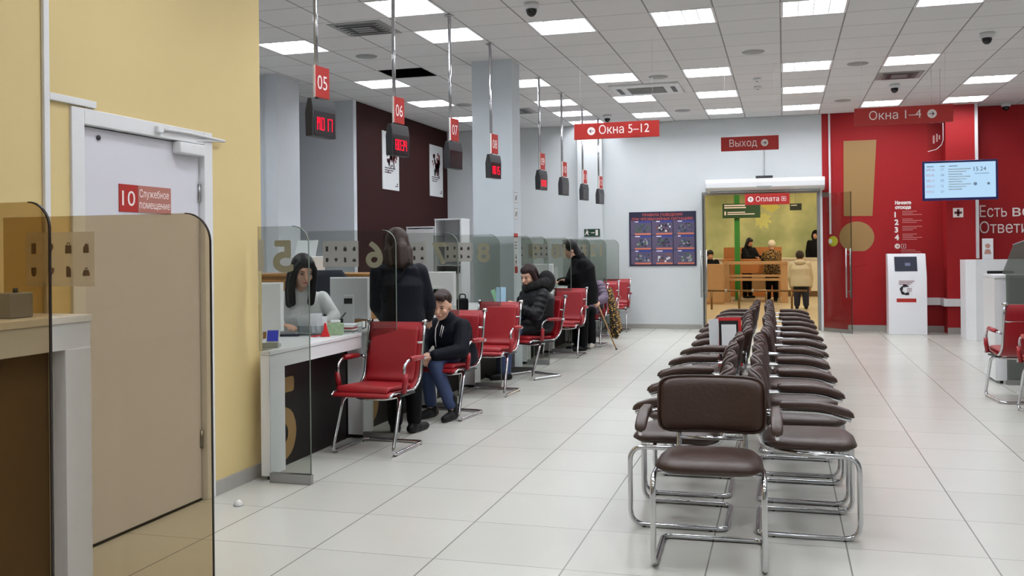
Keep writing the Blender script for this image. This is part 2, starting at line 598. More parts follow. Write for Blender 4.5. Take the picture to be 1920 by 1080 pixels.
# surface-mounted cable ducts and pipes
struct(MB().box(-3.2, -3.182, 3.522, 3.556, .0, HC).box(-3.2, -3.182, 3.556, 3.86, 2.118, 2.152).build('trim_2', M_WHITEP, bevel=.003))
struct(MB().box(.745, .775, 16.77, 16.8, 1.62, HC).build('trim_3', M_WHITEP))
struct(MB().box(2.925, 2.968, 16.418, 16.449, 1.2, HC).build('trim_4', M_WHITEP))

# ------------------------------------------------------------------ ceiling lights
M_TUBE = emit('fluorescent_light', (246, 250, 255), LAMP)
M_LOUV = mat('louvre_white', (225, 226, 230), .35, var=.02)
rows = sorted({r for c, r in LIGHTS})
def lamp_label(c, r):
    if c == -12:
        return 'added unseen ceiling light hidden by the yellow wall, above row %d of the staff area' % (r + 6)
    rr = [x for x in LIGHTS if x[1] == r and x[0] > -12]
    rr.sort()
    k, n = rr.index((c, r)), len(rr)
    R = rows.index(r)
    seen = [x for x in rows if x >= -3]
    where = ('row %d in view' % (seen.index(r) + 1)) if r in seen else ('added row %d out of view' % ([x for x in rows if x < -3][::-1].index(r) + 1))
    return 'square louvred ceiling light, %s from the left in %s' % (ORD[k], where)
proto_lamp = None
for c, r in LIGHTS:
    x, y = OX + TS * (c + .5), OY + TS * (r + .5)
    if proto_lamp is None:
        t = thing('ceiling_light', lamp_label(c, r), 'ceiling light', (x, y, HC), 0, 'ceiling lights')
        h = .3
        hb = MB()
        hb.box(-h, h, -h, h, .085, .09)
        for a in ((-h, -h + .006, -h, h), (h - .006, h, -h, h), (-h + .006, h - .006, -h, -h + .006), (-h + .006, h - .006, h - .006, h)):
            hb.box(*a, 0, .085)
        hb.build('housing', M_LOUV, t)
        fb = MB()
        for a in ((-h, -h + .02, -h, h), (h - .02, h, -h, h), (-h + .02, h - .02, -h, -h + .02), (-h + .02, h - .02, h - .02, h)):
            fb.box(*a, -.004, .004)
        fb.build('frame', M_WHITEP, t)
        for k in range(4):
            cx = -.21 + .14 * k
            MB().box(cx - .044, cx + .044, -.275, .275, .028, .034).build('lamp_strip', M_TUBE, t)
        lb = MB()
        for k in range(5):
            cx = -.28 + .14 * k
            lb.prism([(-.022, .05), (.022, .05), (.004, .004), (-.004, .004)], (cx, -.28, 0), X_, Z_, V((0, .56, 0)))
        for k in range(9):
            cy = -.24 + .06 * k
            lb.box(-.28, .28, cy - .0012, cy + .0012, .008, .026)
        lb.build('louvre', M_LOUV, t)
        proto_lamp = t
    else:
        copy_tree(proto_lamp, (x, y, HC), 0, lamp_label(c, r))
M_HTUBE = emit('hall_light', (255, 243, 218), HALL_LAMP)
first = None
for i, (x, y) in enumerate([(-3, 18.5), (0, 18.5), (3, 18.5), (-3, 21.5), (0, 21.5), (3, 21.5), (-3, 24.5), (0, 24.5), (3, 24.5), (-3, 27.5), (0, 27.5), (3, 27.5)]):
    lab = 'warm ceiling panel in the hall behind the doorway, %s in %s row' % (['left', 'middle', 'right'][i % 3], ORD[i // 3])
    if first is None:
        first = thing('hall_ceiling_light', lab, 'ceiling light', (x, y, 3.4), 0, 'ceiling lights of the hall')
        MB().box(-.32, .32, -.32, .32, -.02, 0).build('frame', M_WHITEP, first)
        MB().box(-.28, .28, -.28, .28, -.026, -.021).build('diffuser', M_HTUBE, first)
    else:
        copy_tree(first, (x, y, 3.4), 0, lab)
# ------------------------------------------------------------------ brown waiting chairs
def pad_mesh(mb, hx, y0, y1, z0, z1, sag=0.0, bow=0.0, n=14, p=3.2):
    """upholstered pad: rounded block, optionally domed"""
    rings = []
    prof = [(0.0, .72), (.12, .92), (.35, 1.0), (.65, 1.0), (.88, .94), (1.0, .74)]
    for t, k in prof:
        z = z0 + (z1 - z0) * t
        ring_x = hx - (1 - k) * .035 / .28 * 1.0
        ring_y = (y1 - y0) / 2 - (1 - k) * .035 / .28
        rings.append((V((0, (y0 + y1) / 2, z)), V((ring_x, 0, 0)), V((0, ring_y, 0))))
    mb.loft(rings, 40, 6.0)
def brown_chair(name, label, group):
    t = thing(name, label, 'chair', (0, 0, 0), 0, group)
    # seat: domed pad, a little wider in front
    sb = MB()
    nx, ny = 16, 14
    def grid(top):
        out = []
        for j in range(ny + 1):
            for i in range(nx + 1):
                u, v = -1 + 2 * i / nx, -1 + 2 * j / ny
                k = 1 - .10 * (v + 1) / 2
                # squircle outline
                m = max(abs(u), abs(v)); l = (abs(u) ** 5 + abs(v) ** 5) ** .2
                q = m / l if l > 0 else 1
                e = max(0, 1 - m ** 6) ** .5
                x, y = u * q * .245 * k, v * q * .225 - .015
                z = .418 + .056 * .45 + (top * (.03 + .006 * (1 - m * m)) * e) - .008 * max(0, -v - .6)
                out.append((x, y, z))
        return out
    a, b = grid(1), grid(-1)
    fs = []
    for j in range(ny):
        for i in range(nx):
            q = j * (nx + 1) + i
            fs.append((q, q + 1, q + nx + 2, q + nx + 1))
    o = len(a)
    fs2 = [tuple(o + i for i in reversed(f)) for f in fs]
    sb.add(a + b, fs + fs2, True)
    seat = sb.build('seat', M_BLEATH, t)
    bmw = bmesh.new(); bmw.from_mesh(seat.data); bmesh.ops.remove_doubles(bmw, verts=bmw.verts, dist=.0008)
    bmesh.ops.recalc_face_normals(bmw, faces=bmw.faces); bmw.to_mesh(seat.data); bmw.free()
    # backrest: curved pad with piped edge
    def backpt(u, v, off):
        m = max(abs(u), abs(v)); l = (abs(u) ** 7 + abs(v) ** 7) ** (1 / 7)
        q = m / l if l > 0 else 1
        e = max(0, 1 - m ** 8) ** .5
        x = u * q * .25
        z = .662 + v * q * .13
        y = .20 + (z - .53) * .16 - .055 * (x / .25) ** 2 + .02 + off * (.024 * e)
        return (x, y, z)
    bb = MB()
    A = [backpt(-1 + 2 * i / nx, -1 + 2 * j / ny, -1) for j in range(ny + 1) for i in range(nx + 1)]
    B = [backpt(-1 + 2 * i / nx, -1 + 2 * j / ny, 1) for j in range(ny + 1) for i in range(nx + 1)]
    bb.add(A + B, fs + fs2, True)
    back = bb.build('backrest', M_BLEATH, t)
    bmw = bmesh.new(); bmw.from_mesh(back.data); bmesh.ops.remove_doubles(bmw, verts=bmw.verts, dist=.0008)
    bmesh.ops.recalc_face_normals(bmw, faces=bmw.faces); bmw.to_mesh(back.data); bmw.free()
    rim = []
    for k in range(56):
        a_ = 2 * PI * k / 56
        c_, s_ = math.cos(a_), math.sin(a_)
        m_ = max(abs(c_), abs(s_))
        rim.append(V(backpt(c_ / m_, s_ / m_, 0)))
    MB().tube(rim, .006, 8, closed=True).build('piping', M_BLEATH, back)
    # frame: one bent tube
    R = .0125
    h = .2375
    half = [(.155, .232, .66), (.155, .215, .43), (.158, .13, .405), (h, .0, .405), (h, -.24, .405), (h, -.24, R), (h, .235, R)]
    full = [V(p) for p in half] + [V((-x, y, z)) for x, y, z in reversed(half)]
    rad = [0, .06, .07, .06, .075, .075, .05, .05, .075, .075, .06, .07, .06, 0]
    MB().tube(fillet(full, rad, 6), R, 12).build('frame', M_CHROME, t)
    MB().cyl((-.155, .217, .50), (.155, .217, .50), .009, 8).build('back_crossbar', M_CHROME, t)
    MB().cyl((-h + .01, -.12, .409), (h - .01, -.12, .409), .009, 8).build('seat_crossbar', M_CHROME, t)
    for s in (-1, 1):
        MB().tube(fillet([(s * .155, .235, .622), (s * .285, .225, .622), (s * .294, -.07, .622), (s * .294, -.20, .588)], .05, 5), .009, 8).build('arm_tube', M_CHROME, t)
        rings = []
        for q, (y, z, wd, th) in enumerate([(.125, .652, .017, .012), (.11, .653, .023, .019), (.0, .653, .025, .021), (-.055, .652, .025, .021), (-.13, .640, .026, .022), (-.195, .620, .025, .020), (-.212, .613, .017, .011)]):
            rings.append((V((s * .294, y, z)), V((wd, 0, 0)), V((0, .25 * th if q in (4, 5, 6) else 0, th))))
        MB().loft(rings, 16, 3.5).build('armrest', M_BLEATH, t)
        for y in (-.17, .16):
            MB().cyl((s * h, y, 0), (s * h, y, .006), .012, 8).build('foot_pad', M_BLACK, t)
    return t
ch0 = brown_chair('waiting_chair', 'single brown padded waiting chair at the near end, facing the camera', 'waiting chairs')
ch0.location = (-.335, 4.43, 0); ch0.rotation_euler = (0, 0, .03)
jl = [0, -.02, -.04, -.03, .01, -.01, -.03, -.05, -.03, -.02, -.02]
jr = [.01, .0, -.01, -.02, .015, .025, .0, .01, .01, -.02, -.015]
for i in range(11):
    y = 5.06 + .645 * i
    copy_tree(ch0, (-.525 + jl[i], y + .004 * math.sin(i * 2.1), 0), -PI / 2 + .01 * math.sin(i * 1.7), 'brown padded waiting chair in the left row, %s from the near end' % ORD[i])
for i in range(11):
    y = 5.04 + .645 * i
    copy_tree(ch0, (.085 + jr[i], y + .004 * math.cos(i * 1.9), 0), PI / 2 + .01 * math.cos(i * 2.3), 'brown padded waiting chair in the right row, %s from the near end' % ORD[i])

# red framed leaflet board standing between the two rows
t = thing('leaflet_holder', 'red framed leaflet holder propped on a seat between the rows of brown chairs', 'leaflet holder', (-.412, 7.63, .474), 0)
R3 = rot('Z', .25) @ rot('X', -.10)
def q3(p): return R3 @ V(p)
MB().obox(q3((0, 0, .20)), (.19, .014, .38), R3).build('frame', mat('red_plastic', (176, 28, 30), .4), t, bevel=.003)
MB().obox(q3((-.005, -.009, .21)), (.15, .004, .31), R3).build('leaflet', M_BLACK, t)
MB().obox(q3((-.005, -.0125, .21)), (.115, .003, .25), R3).build('picture', M_PAPER, t)
R4 = rot('Z', 1.0) @ rot('X', -.05)
MB().obox(V((-.115, -.05, .20)), (.12, .006, .36), R4).build('side_wing', M_PAPER, t)

# ------------------------------------------------------------------ red visitor chairs
def red_chair(name, label, group):
    t = thing(name, label, 'chair', (0, 0, 0), 0, group)
    prof = fillet([(0, -.27, .408), (0, -.23, .432), (0, .13, .412), (0, .235, .48), (0, .285, .70), (0, .325, .885)], [0, .05, .14, .14, .2, 0], 6)
    def sheet(hx, th, lift, i0=0, i1=None):
        pts = prof[i0:i1]
        fr = frames(pts, False)
        rings = []
        for k, p in enumerate(pts):
            tan = (pts[min(k + 1, len(pts) - 1)] - pts[max(k - 1, 0)]).normalized()
            nrm = V((0, -tan.z, tan.y))
            e = .55 if k in (0, len(pts) - 1) else 1
            rings.append((p + nrm * lift, V((hx, 0, 0)), nrm * th * e))
        return MB().loft(rings, 24, 5)
    n = len(prof)
    def near(z, y0):
        return min(range(n), key=lambda k: abs(prof[k].z - z) + (0 if prof[k].y > y0 else 9))
    sl = sheet(.218, .010, 0); sl.build('sling', M_RLEATH, t)
    def pad(a, b, th, hx):
        # dense profile between two arc positions, domed at the rim
        L = [0]
        for k in range(1, n): L.append(L[-1] + (prof[k] - prof[k - 1]).length)
        def at(q):
            for k in range(1, n):
                if L[k] >= q:
                    return prof[k - 1].lerp(prof[k], (q - L[k - 1]) / (L[k] - L[k - 1]))
            return prof[-1]
        A, B = L[-1] * a, L[-1] * b
        rings = []
        for k in range(25):
            u = k / 24
            q = A + (B - A) * u
            tan = (at(min(q + .01, L[-1])) - at(max(q - .01, 0))).normalized()
            nrm = V((0, -tan.z, tan.y))
            e = min(1, (1 - abs(2 * u - 1) ** 10) ** .5 + .18)
            rings.append((at(q) + nrm * (.008 + th * e), V((hx * min(1, .93 + .07 * e), 0, 0)), nrm * th * e))
        return MB().loft(rings, 28, 5)
    pad(.035, .44, .020, .203).build('seat', M_RLEATH, t)
    pad(.50, .965, .013, .190).build('backrest', M_RLEATH, t)
    for s in (-1, 1):
        MB().tube([p + V((s * .228, 0, 0)) for p in prof], .0105, 8).build('side_rail', M_CHROME, t)
        top = MB().cyl((s * .205, .327, .888), (s * .245, .327, .888), .016, 12); top.build('rail_cap', M_CHROME, t)
        loop = fillet([(s * .24, .262, .620), (s * .262, .262, .635), (s * .262, -.05, .645), (s * .262, -.11, .605), (s * .252, -.10, .42)], [0, .03, .05, .05, 0], 6)
        MB().tube(loop, .011, 8).build('arm_tube', M_CHROME, t)
        MB().tube([(s * .262, .20, .640), (s * .262, .08, .645), (s * .262, -.02, .648)], [.018, .021, .019], 10).build('armrest', M_RLEATH, t)
        MB().tube([(s * .268, -.105, .555), (s * .265, -.102, .50), (s * .252, -.10, .42)], [.018, .02, .02], 10).build('arm_sleeve', M_RLEATH, t)
        MB().box(s * .235 - .012, s * .235 + .012, -.12, .10, .395, .408).build('bracket', M_DARK, t)
    leg = [(-.16, -.02, .388), (-.225, -.10, .378), (-.235, -.25, .0125), (-.235, .25, .0125), (.235, .25, .0125), (.235, -.25, .0125), (.225, -.10, .378), (.16, -.02, .388)]
    MB().tube(fillet(leg, [0, .05, .06, .05, .05, .06, .05, 0], 6), .0125, 12).build('leg_frame', M_CHROME, t)
    MB().tube(fillet([(-.19, .02, .388), (-.12, -.09, .368), (.12, -.09, .368), (.19, .02, .388)], .08, 5), .011, 8).build('crossbar', M_CHROME, t)
    MB().tube([(-.226, .292, .735), (.226, .292, .735)], .011, 8).build('back_bar', M_CHROME, t)
    for s in (-1, 1):
        for y in (-.2, .2):
            MB().box(s * .235 - .01, s * .235 + .01, y - .012, y + .012, 0, .012).build('foot_pad', M_BLACK, t)
    return t
RC = [(-2.812, 6.29, -.05, 'empty red leather visitor chair at the first window, nearest the camera'),
      (-2.80, 7.68, -.12, 'red leather visitor chair under the small seated person in jeans'),
      (-2.812, 8.98, -.05, 'empty red leather visitor chair between two seated people in black'),
      (-2.715, 10.24, -.50, 'red leather visitor chair turned sideways under the person in the fur hooded coat'),
      (-2.812, 12.33, -.05, 'empty red leather visitor chair behind the person in the fur hooded coat'),
      (-2.78, 13.74, -.05, 'red leather visitor chair under the person with the cane'),
      (-2.812, 15.02, .0, 'red leather visitor chair half hidden behind the person with the cane'),
      (-2.812, 16.22, .0, 'last red leather visitor chair, beside the white back wall'),
      (2.06, 9.55, math.radians(185), 'red leather visitor chair seen from behind at the right edge of the photo'),
      (2.17, 8.78, math.radians(185), 'red leather visitor chair cut off by the right edge, nearest the camera there')]
rc0 = red_chair('visitor_chair', RC[0][3], 'red visitor chairs')
rc0.location = (RC[0][0], RC[0][1], 0); rc0.rotation_euler = (0, 0, RC[0][2])
for x, y, a, lab in RC[1:]:
    copy_tree(rc0, (x, y, 0), a, lab)

# ------------------------------------------------------------------ service desks in a row on the left
BAYS = [(5.22, 6.57), (6.57, 7.97), (7.97, 9.27), (9.27, 10.60), (11.33, 12.62), (12.62, 14.0), (14.0, 15.3), (15.3, 16.5)]
WIN = ['5', '6', '7', '8', '9', '10', '11', '12']
WORDS = ['five', 'six', 'seven', 'eight', 'nine', 'ten', 'eleven', 'twelve']
for (a, b), n, wd in zip(BAYS, WIN, WORDS):
    first = n in ('5', '9')
    y0, y1 = a + .012, b - .012
    t = thing('service_desk', 'white service desk at window %s, with dark front panel and gold numeral' % wd, 'desk', (-3.06, y0, 0), 0, 'service desks')
    L = y1 - y0
    if n == '5':   # this one is cut round the corner of the yellow wall
        MB().prism([(-.066, 0), (0, 0), (0, L), (-.50, L), (-.50, .16), (-.066, .16)], (0, 0, .778), X_, Y_, V((0, 0, .024))).build('worktop', M_WLAM, t, bevel=.002)
    else:
        MB().box(-.50, 0, 0, L, .778, .802).build('worktop', M_WLAM, t, bevel=.002)
    pw = -.068 if n == '5' else -.13
    MB().box(pw, -.006, .0, L, .690, .776).build('apron', M_WLAM, t)
    MB().box(pw, -.006, .0, .19, .03, .690).build('post', M_WLAM, t, bevel=.002)
    MB().box(pw + .02, -.03, .04, .13, 0, .03).build('foot', M_BLACK, t)
    MB().box(-.15, -.135, .16 if n == '5' else 0, L, .0, .69).build('front_panel', M_KICK, t)
    if n != '5':
        MB().box(-.48, -.15, .0, .02, .0, .776).build('side_panel', M_WLAM, t)
    nm = MB().text(n, (-.1335, .40 if len(n) == 1 else .46, .06), Y_, Z_, .74, bold=.018)
    nm.build('numeral', M_GOLD, t)

# ------------------------------------------------------------------ smoked glass partitions
M_GLG = glass('smoked_green_glass', (.80, .815, .79))
M_GLB = glass('smoked_brown_glass', (.75, .67, .535))
M_EDGE = mat('glass_edge', (120, 132, 122), .2)
M_EDGED = mat('glass_edge_dark', (38, 26, 20), .25)
M_FILM = film('frosted_film', (170, 166, 158), .55)
M_FILMB = film('frosted_film_brown', (186, 166, 132), .45)
M_PICTO = film('pictogram_film', (38, 34, 30), .9)
M_PICTOB = film('pictogram_brown', (74, 48, 20), .92)
M_DIGF = mat('numeral_film', (124, 120, 98), .6)
def picto(kind):
    P = {'document': [[(-.6, -1), (.6, -1), (.6, 1), (-.6, 1)]],
         'pin': [[(0, -1), (.35, -.35), (.6, .2), (.55, .65), (.25, .95), (-.25, .95), (-.55, .65), (-.6, .2), (-.35, -.35)]],
         'bag': [[(-.8, -1), (.8, -1), (.75, .55), (-.75, .55)], [(-.4, .55), (-.28, .55), (-.28, .9), (.28, .9), (.28, .55), (.4, .55), (.4, 1.05), (-.4, 1.05)]],
         'house': [[(-.7, -.9), (.7, -.9), (.7, .1), (0, .95), (-.7, .1)], [(.35, .5), (.6, .3), (.6, .8), (.35, .8)]],
         'cup': [[(-.65, .8), (-.65, -.3), (-.4, -.75), (0, -.95), (.4, -.75), (.65, -.3), (.65, .8)]],
         'heart': [[(0, -.9), (.8, .05), (.8, .5), (.5, .8), (.15, .75), (0, .5), (-.15, .75), (-.5, .8), (-.8, .5), (-.8, .05)]],
         'sheet': [[(-.6, -1), (.6, -1), (.6, .5), (.1, 1), (-.6, 1)]],
         'purse': [[(-.85, -.8), (.85, -.8), (.9, -.4), (.6, .3), (-.6, .3), (-.9, -.4)], [(-.3, .45), (-.1, .45), (-.1, .75), (-.3, .75)], [(.1, .45), (.3, .45), (.3, .75), (.1, .75)]]}
    return P[kind]
PK = ['document', 'pin', 'bag', 'house', 'cup', 'heart', 'sheet', 'purse']
def pane_poly(x0, x1, z0, z1, r):
    return [(x0, z0), (x1, z0)] + [(x1 - r + r * math.cos(q), z1 - r + r * math.sin(q)) for q in [PI / 2 * k / 8 for k in range(9)]] + [(x0, z1)]
def partition(y, digit, label, x0=-3.50, x1=-2.78, z1=1.575, gm=None, em=None, sticker=True, film_m=None, pm=None, desk_x=-3.06, r=.11, sx=-3.376):
    t = thing('glass_partition', label, 'glass partition', (0, y, 0), 0, 'glass partitions')
    zb = .8 if desk_x is not None else 0
    poly = pane_poly(x0, x1, .06, z1, r)
    if desk_x is not None:   # the pane stands on the desk and runs to the floor in front of it
        poly = [(x0, .804), (desk_x + .004, .804), (desk_x + .004, .06), (x1, .06)] + poly[2:]
    pane = MB().prism(poly, (0, -.005, 0), X_, Z_, V((0, .01, 0))).build('pane', gm or M_GLG, t)
    # polished rim along the free edge
    rim = [V((p[0], 0, p[1])) for p in ([(x1, .06)] + [q for q in poly if q[1] > 1.0 and q[0] > x1 - r - .001])]
    MB().tube(rim, [.0042] * (len(rim) - 4) + [.0036, .003, .0024, .002], 6).build('polished_edge', em or M_EDGE, t)
    dx = desk_x if desk_x is not None else x0
    MB().box(dx + .006, x1 + .006, -.02, .02, 0, .06).build('base_rail', M_STEEL, t, bevel=.003)
    if sticker:
        st = MB().box(max(sx, x0), sx + .295, -.0062, -.0056, 1.30, 1.495).build('sticker', film_m or M_FILM, t)
        for k, kd in enumerate(PK):
            if sx + .034 + .0755 * (k % 4) < x0 + .02:
                continue
            cx, cz = sx + .034 + .0755 * (k % 4), 1.437 if k < 4 else 1.353
            mb = MB()
            for pl in picto(kd):
                mb.prism([(a * .017, b * .019) for a, b in pl], (cx, -.0064, cz), X_, Z_, V((0, -.0005, 0)))
            mb.build('pictogram', pm or M_PICTO, st)
    if digit:
        dg = MB().text(digit, (-2.952, -.0064, 1.30), -X_, Z_, .265, w=.125 if len(digit) == 1 else .19, bold=.008)
        dg.build('numeral', M_DIGF, t)
    return t
for (a, b), n, wd in zip(BAYS, WIN, WORDS):
    partition(a, n, 'smoked glass partition with mirrored numeral %s, on the near side of window %s' % (n, wd), x0=-3.126 if n == '5' else -3.50)
partition(10.60, None, 'smoked glass partition by the column, after window eight', sticker=False)
partition(16.52, None, 'last smoked glass partition at the end of the desk row, by the back wall', sticker=False)
partition(2.84, None, 'brown smoked glass partition with pictogram sticker, in front of the service door', x0=-2.75, x1=-1.885, z1=1.552, gm=M_GLB, em=M_EDGED, film_m=M_FILMB, pm=M_PICTOB, desk_x=None, sx=-2.648, r=.10)
partition(2.10, None, 'brown smoked glass partition at the left edge of the photo', x0=-2.35, x1=-1.885, z1=1.556, gm=M_GLB, em=M_EDGED, sticker=False, desk_x=None, r=.07)

# standing-height counter in the near left corner
t = thing('service_counter', 'tall white counter with dark front panel in the near left corner', 'counter', (-2.358, 2.825, 0), 0)
MB().box(-.34, 0, -1.9, 0, 1.178, 1.203).build('worktop', mat('counter_top', (222, 216, 206), .35), t, bevel=.002)
MB().box(-.10, -.006, -1.9, -.002, 1.088, 1.177).build('apron', M_WLAM, t)
MB().box(-.078, -.004, -.125, -.002, .02, 1.088).build('post', M_WLAM, t, bevel=.002)
MB().box(-.06, -.02, -.1, -.03, 0, .02).build('foot', M_BLACK, t)
MB().box(-.33, -.078, -1.9, -.01, .0, 1.087).build('front_panel', mat('counter_front', (112, 92, 70), .5), t)
t = thing('card_reader', 'small grey device standing on the tall white counter', 'device', (-2.475, 2.60, 1.204))
MB().box(-.028, .028, -.05, .05, 0, .085).build('body', mat('grey_device', (130, 128, 124), .5), t, bevel=.006)
MB().cyl((.0, 0, .085), (.0, 0, .10), .008, 10).build('button', M_DARK, t)

# right-hand counter row
t = thing('service_counter', 'white counter at the right edge, with glass pane in front', 'counter', (2.06, 10.66, 0), 0)
MB().box(0, 1.1, -.02, .58, 1.07, 1.10).build('worktop', M_WLAM, t, bevel=.002)
MB().box(.0, .12, .02, .56, .03, 1.068).build('side_panel', M_WLAM, t)
MB().box(.0, .13, -.012, .018, .03, 1.068).build('post', M_WLAM, t)
for y in (.0, .5):
    MB().cyl((.06, y + .01, 0), (.06, y + .01, .03), .015, 10).build('foot', M_BLACK, t)
MB().box(.13, 1.1, .0, .02, .02, 1.068).build('front_panel', mat('counter_grey', (150, 152, 150), .4), t)
t = thing('glass_partition', 'slanted grey glass partition standing at the right edge of the photo', 'glass partition', (2.15, 10.56, 0), 0, 'glass partitions')
MB().prism([(.0, .05), (.0, 1.11), (-.035, 1.118), (.075, 1.415), (.19, 1.456), (.95, 1.56), (.95, .05)], (0, 0, 0), X_, Z_, V((0, .01, 0))).build('pane', film('glass_grey_haze', (92, 97, 90), .66), t)  # grey veil in the pane's colour stands for reflected light
MB().box(-.005, .96, -.012, .022, 0, .05).build('base_rail', M_STEEL, t)
MB().prism([(.075, 1.415), (.19, 1.456), (.95, 1.56), (.95, 1.553), (.19, 1.448), (.078, 1.407)], (0, -.001, 0), X_, Z_, V((0, .06, 0))).build('top_cap', M_STEEL, t)

# tall white cabinet with a slot, behind it
t = thing('cabinet', 'tall white cabinet with a black slot against the red wall', 'cabinet', (2.59, 15.3, 0))
MB().box(.01, .89, .19, .60, 0, 1.19).build('body', M_WLAM, t, bevel=.004)
MB().prism([(0, 0), (.12, -.12), (.9, -.12), (.9, .1), (0, .1)], (0, .10, 0), X_, Y_, V((0, 0, 1.195))).build('front', M_WLAM, t, bevel=.003)
MB().box(.27, .62, -.03, -.018, .985, 1.03).build('slot', M_BLACK, t)
t = thing('leaflet', 'white picture leaflet standing on the tall white cabinet', 'leaflet', (2.90, 15.42, 1.1955))
MB().box(-.075, .075, 0, .006, 0, .31).build('sheet', M_PAPER, t)
MB().prism(disc(.035, 16, 0, .20), (0, -.0006, 0), X_, Z_, V((0, .0004, 0))).prism([(-.05, .08), (.05, .08), (.03, .15), (-.03, .15)], (0, -.0006, 0), X_, Z_, V((0, .0004, 0))).build('picture', mat('leaflet_print', (176, 130, 116), .6, var=.3, scale=40), t)
MB().box(-.03, .03, 0, .05, 0, .004).build('foot', M_WHITEP, t)
# ------------------------------------------------------------------ hanging window numbers with LED displays
M_LED = emit('led_red', (255, 20, 50), 2.2)
M_LEDB = mat('display_window', (26, 18, 22), .25)
POLES = [(-3.02, 5.80), (-3.03, 7.16), (-3.02, 8.49), (-3.02, 9.79), (-3.03, 11.95), (-3.03, 13.25), (-3.04, 14.75), (-3.04, 16.1)]
LEDT = ['М017', 'В034', '', 'М015', 'К08', '', '', '']
SEG = {'0': 'abcdef', '1': 'bc', '2': 'abdeg', '3': 'abcdg', '4': 'bcfg', '5': 'acdfg', '7': 'abc', '8': 'abcdefg', 'М': 'bcefi', 'В': 'abcdefg', 'К': 'efgbc'}
def led_text(mb, s, y0, z0, w, h, wd):
    """character strokes on the plane x = 0, reading along +y"""
    n = len(s)
    step = wd / n
    for i, ch in enumerate(s):
        yy = y0 + step * i + (step - w) / 2
        e = .007
        S = {'a': (yy, yy + w, z0 + h - e, z0 + h), 'd': (yy, yy + w, z0, z0 + e), 'g': (yy, yy + w, z0 + h / 2 - e / 2, z0 + h / 2 + e / 2),
             'f': (yy, yy + e, z0 + h / 2, z0 + h), 'e': (yy, yy + e, z0, z0 + h / 2), 'b': (yy + w - e, yy + w, z0 + h / 2, z0 + h), 'c': (yy + w - e, yy + w, z0, z0 + h / 2),
             'i': (yy + w / 2 - e / 2, yy + w / 2 + e / 2, z0 + h * .55, z0 + h)}
        for k in SEG[ch]:
            a, b, c, d = S[k]
            mb.box(0, .001, a, b, c, d)
for (x, y), n, wd, lt in zip(POLES, WIN, WORDS, LEDT):
    lab = 'hanging %s number sign over window %s, %s' % ('red 0' + n if len(n) == 1 else 'red ' + n, wd, 'display lit red' if lt else 'display dark')
    t = thing('window_number_display', lab, 'display', (x, y, 0), -.17, 'window number displays')
    MB().cyl((0, 0, 2.20), (0, 0, HC - .001), .0155, 14).build('pole', M_CHROME, t)
    MB().lathe([(.045, HC - .012), (.045, HC - .004), (.02, HC - .001)], (0, 0, 0), 18).build('flange', M_CHROME, t)
    pl = MB().box(.018, .030, -.050, .106, 2.455, 2.665).build('number_plate', M_SIGNR, t)
    MB().box(.016, .031, -.056, -.0505, 2.453, 2.667).build('plate_edge', M_SIGNW, pl)
    MB().text('0' + n if len(n) == 1 else n, (.0307, .028, 2.512), Y_, Z_, .135, w=.105).build('numeral', M_SIGNW, pl)
    hb = MB().prism([(-.028, 2.19), (.03, 2.19), (.034, 2.37), (.022, 2.445), (-.01, 2.445), (-.032, 2.35)], (0, -.085, 0), X_, Z_, V((0, .26, 0)))
    ho = hb.build('display_housing', M_DARK, t, bevel=.004)
    MB().box(.033, .0345, -.070, .160, 2.20, 2.36).build('display_window', M_LEDB, ho)
    if lt:
        lb = MB(); led_text(lb, lt, -.045, 2.235, .034, .085, .18)
        o = lb.build('digits', M_LED, ho); o.location = (.035, 0, 0)

# ------------------------------------------------------------------ direction signs
def arrow(mb, c, r, ang, y, o_y=-.0008, mi=0):
    """arrow drawn inside a roundel"""
    ca, sa = math.cos(ang), math.sin(ang)
    def R2(p): return (c[0] + r * (p[0] * ca - p[1] * sa), c[1] + r * (p[0] * sa + p[1] * ca))
    for pl in ([(-.6, -.08), (.45, -.08), (.45, .08), (-.6, .08)], [(.55, 0), (.05, .5), (-.08, .38), (.3, 0)], [(.55, 0), (.3, 0), (-.08, -.38), (.05, -.5)]):
        mb.prism([R2(p) for p in pl], (0, y, 0), X_, Z_, V((0, o_y, 0)))
def hanging_sign(name, label, x0, x1, z0, z1, y, text, tx, tw, size, roundel=None, square=None, wires=True, ztop=HC):
    t = thing(name, label, 'sign', ((x0 + x1) / 2, y, 0), 0)
    hw = (x1 - x0) / 2
    h = z1 - z0
    p = MB().box(-hw, hw, -.012, .012, z0, z1).build('panel', M_SIGNR, t, bevel=.002)
    lb = MB().text(text, (tx, -.0128, z0 + h * .30), X_, Z_, size, 'L', w=tw)
    lb.build('lettering', M_SIGNW, t)
    if roundel:
        cx, ang = roundel
        MB().prism(disc(h * .25, 24, cx, z0 + h * .5), (0, -.0125, 0), X_, Z_, V((0, -.0008, 0))).build('roundel', M_SIGNW, t)
        ab = MB(); arrow(ab, (cx, z0 + h * .5), h * .25, ang, -.0134); ab.build('arrow', mat('arrow_dark', (70, 30, 60), .6), t)
    if square:
        cx = square; s = h * .19
        mb = MB()
        for a in ((-s, s, s * .8, s), (-s, s, -s, -s * .8), (-s, -s * .8, -s, s), (s * .8, s, -s, s), (-s * .35, s * .35, -s * .35, s * .35)):
            mb.box(cx + a[0], cx + a[1], -.0132, -.0124, z0 + h * .5 + a[2], z0 + h * .5 + a[3])
        mb.build('square_mark', M_SIGNW, t)
    if wires:
        for s in (-1, 1):
            MB().cyl((s * hw * .85, 0, z1 - .002), (s * hw * .85, 0, ztop - .001), .0013, 6).build('hanging_wire', M_WHITEP, t)
    return t
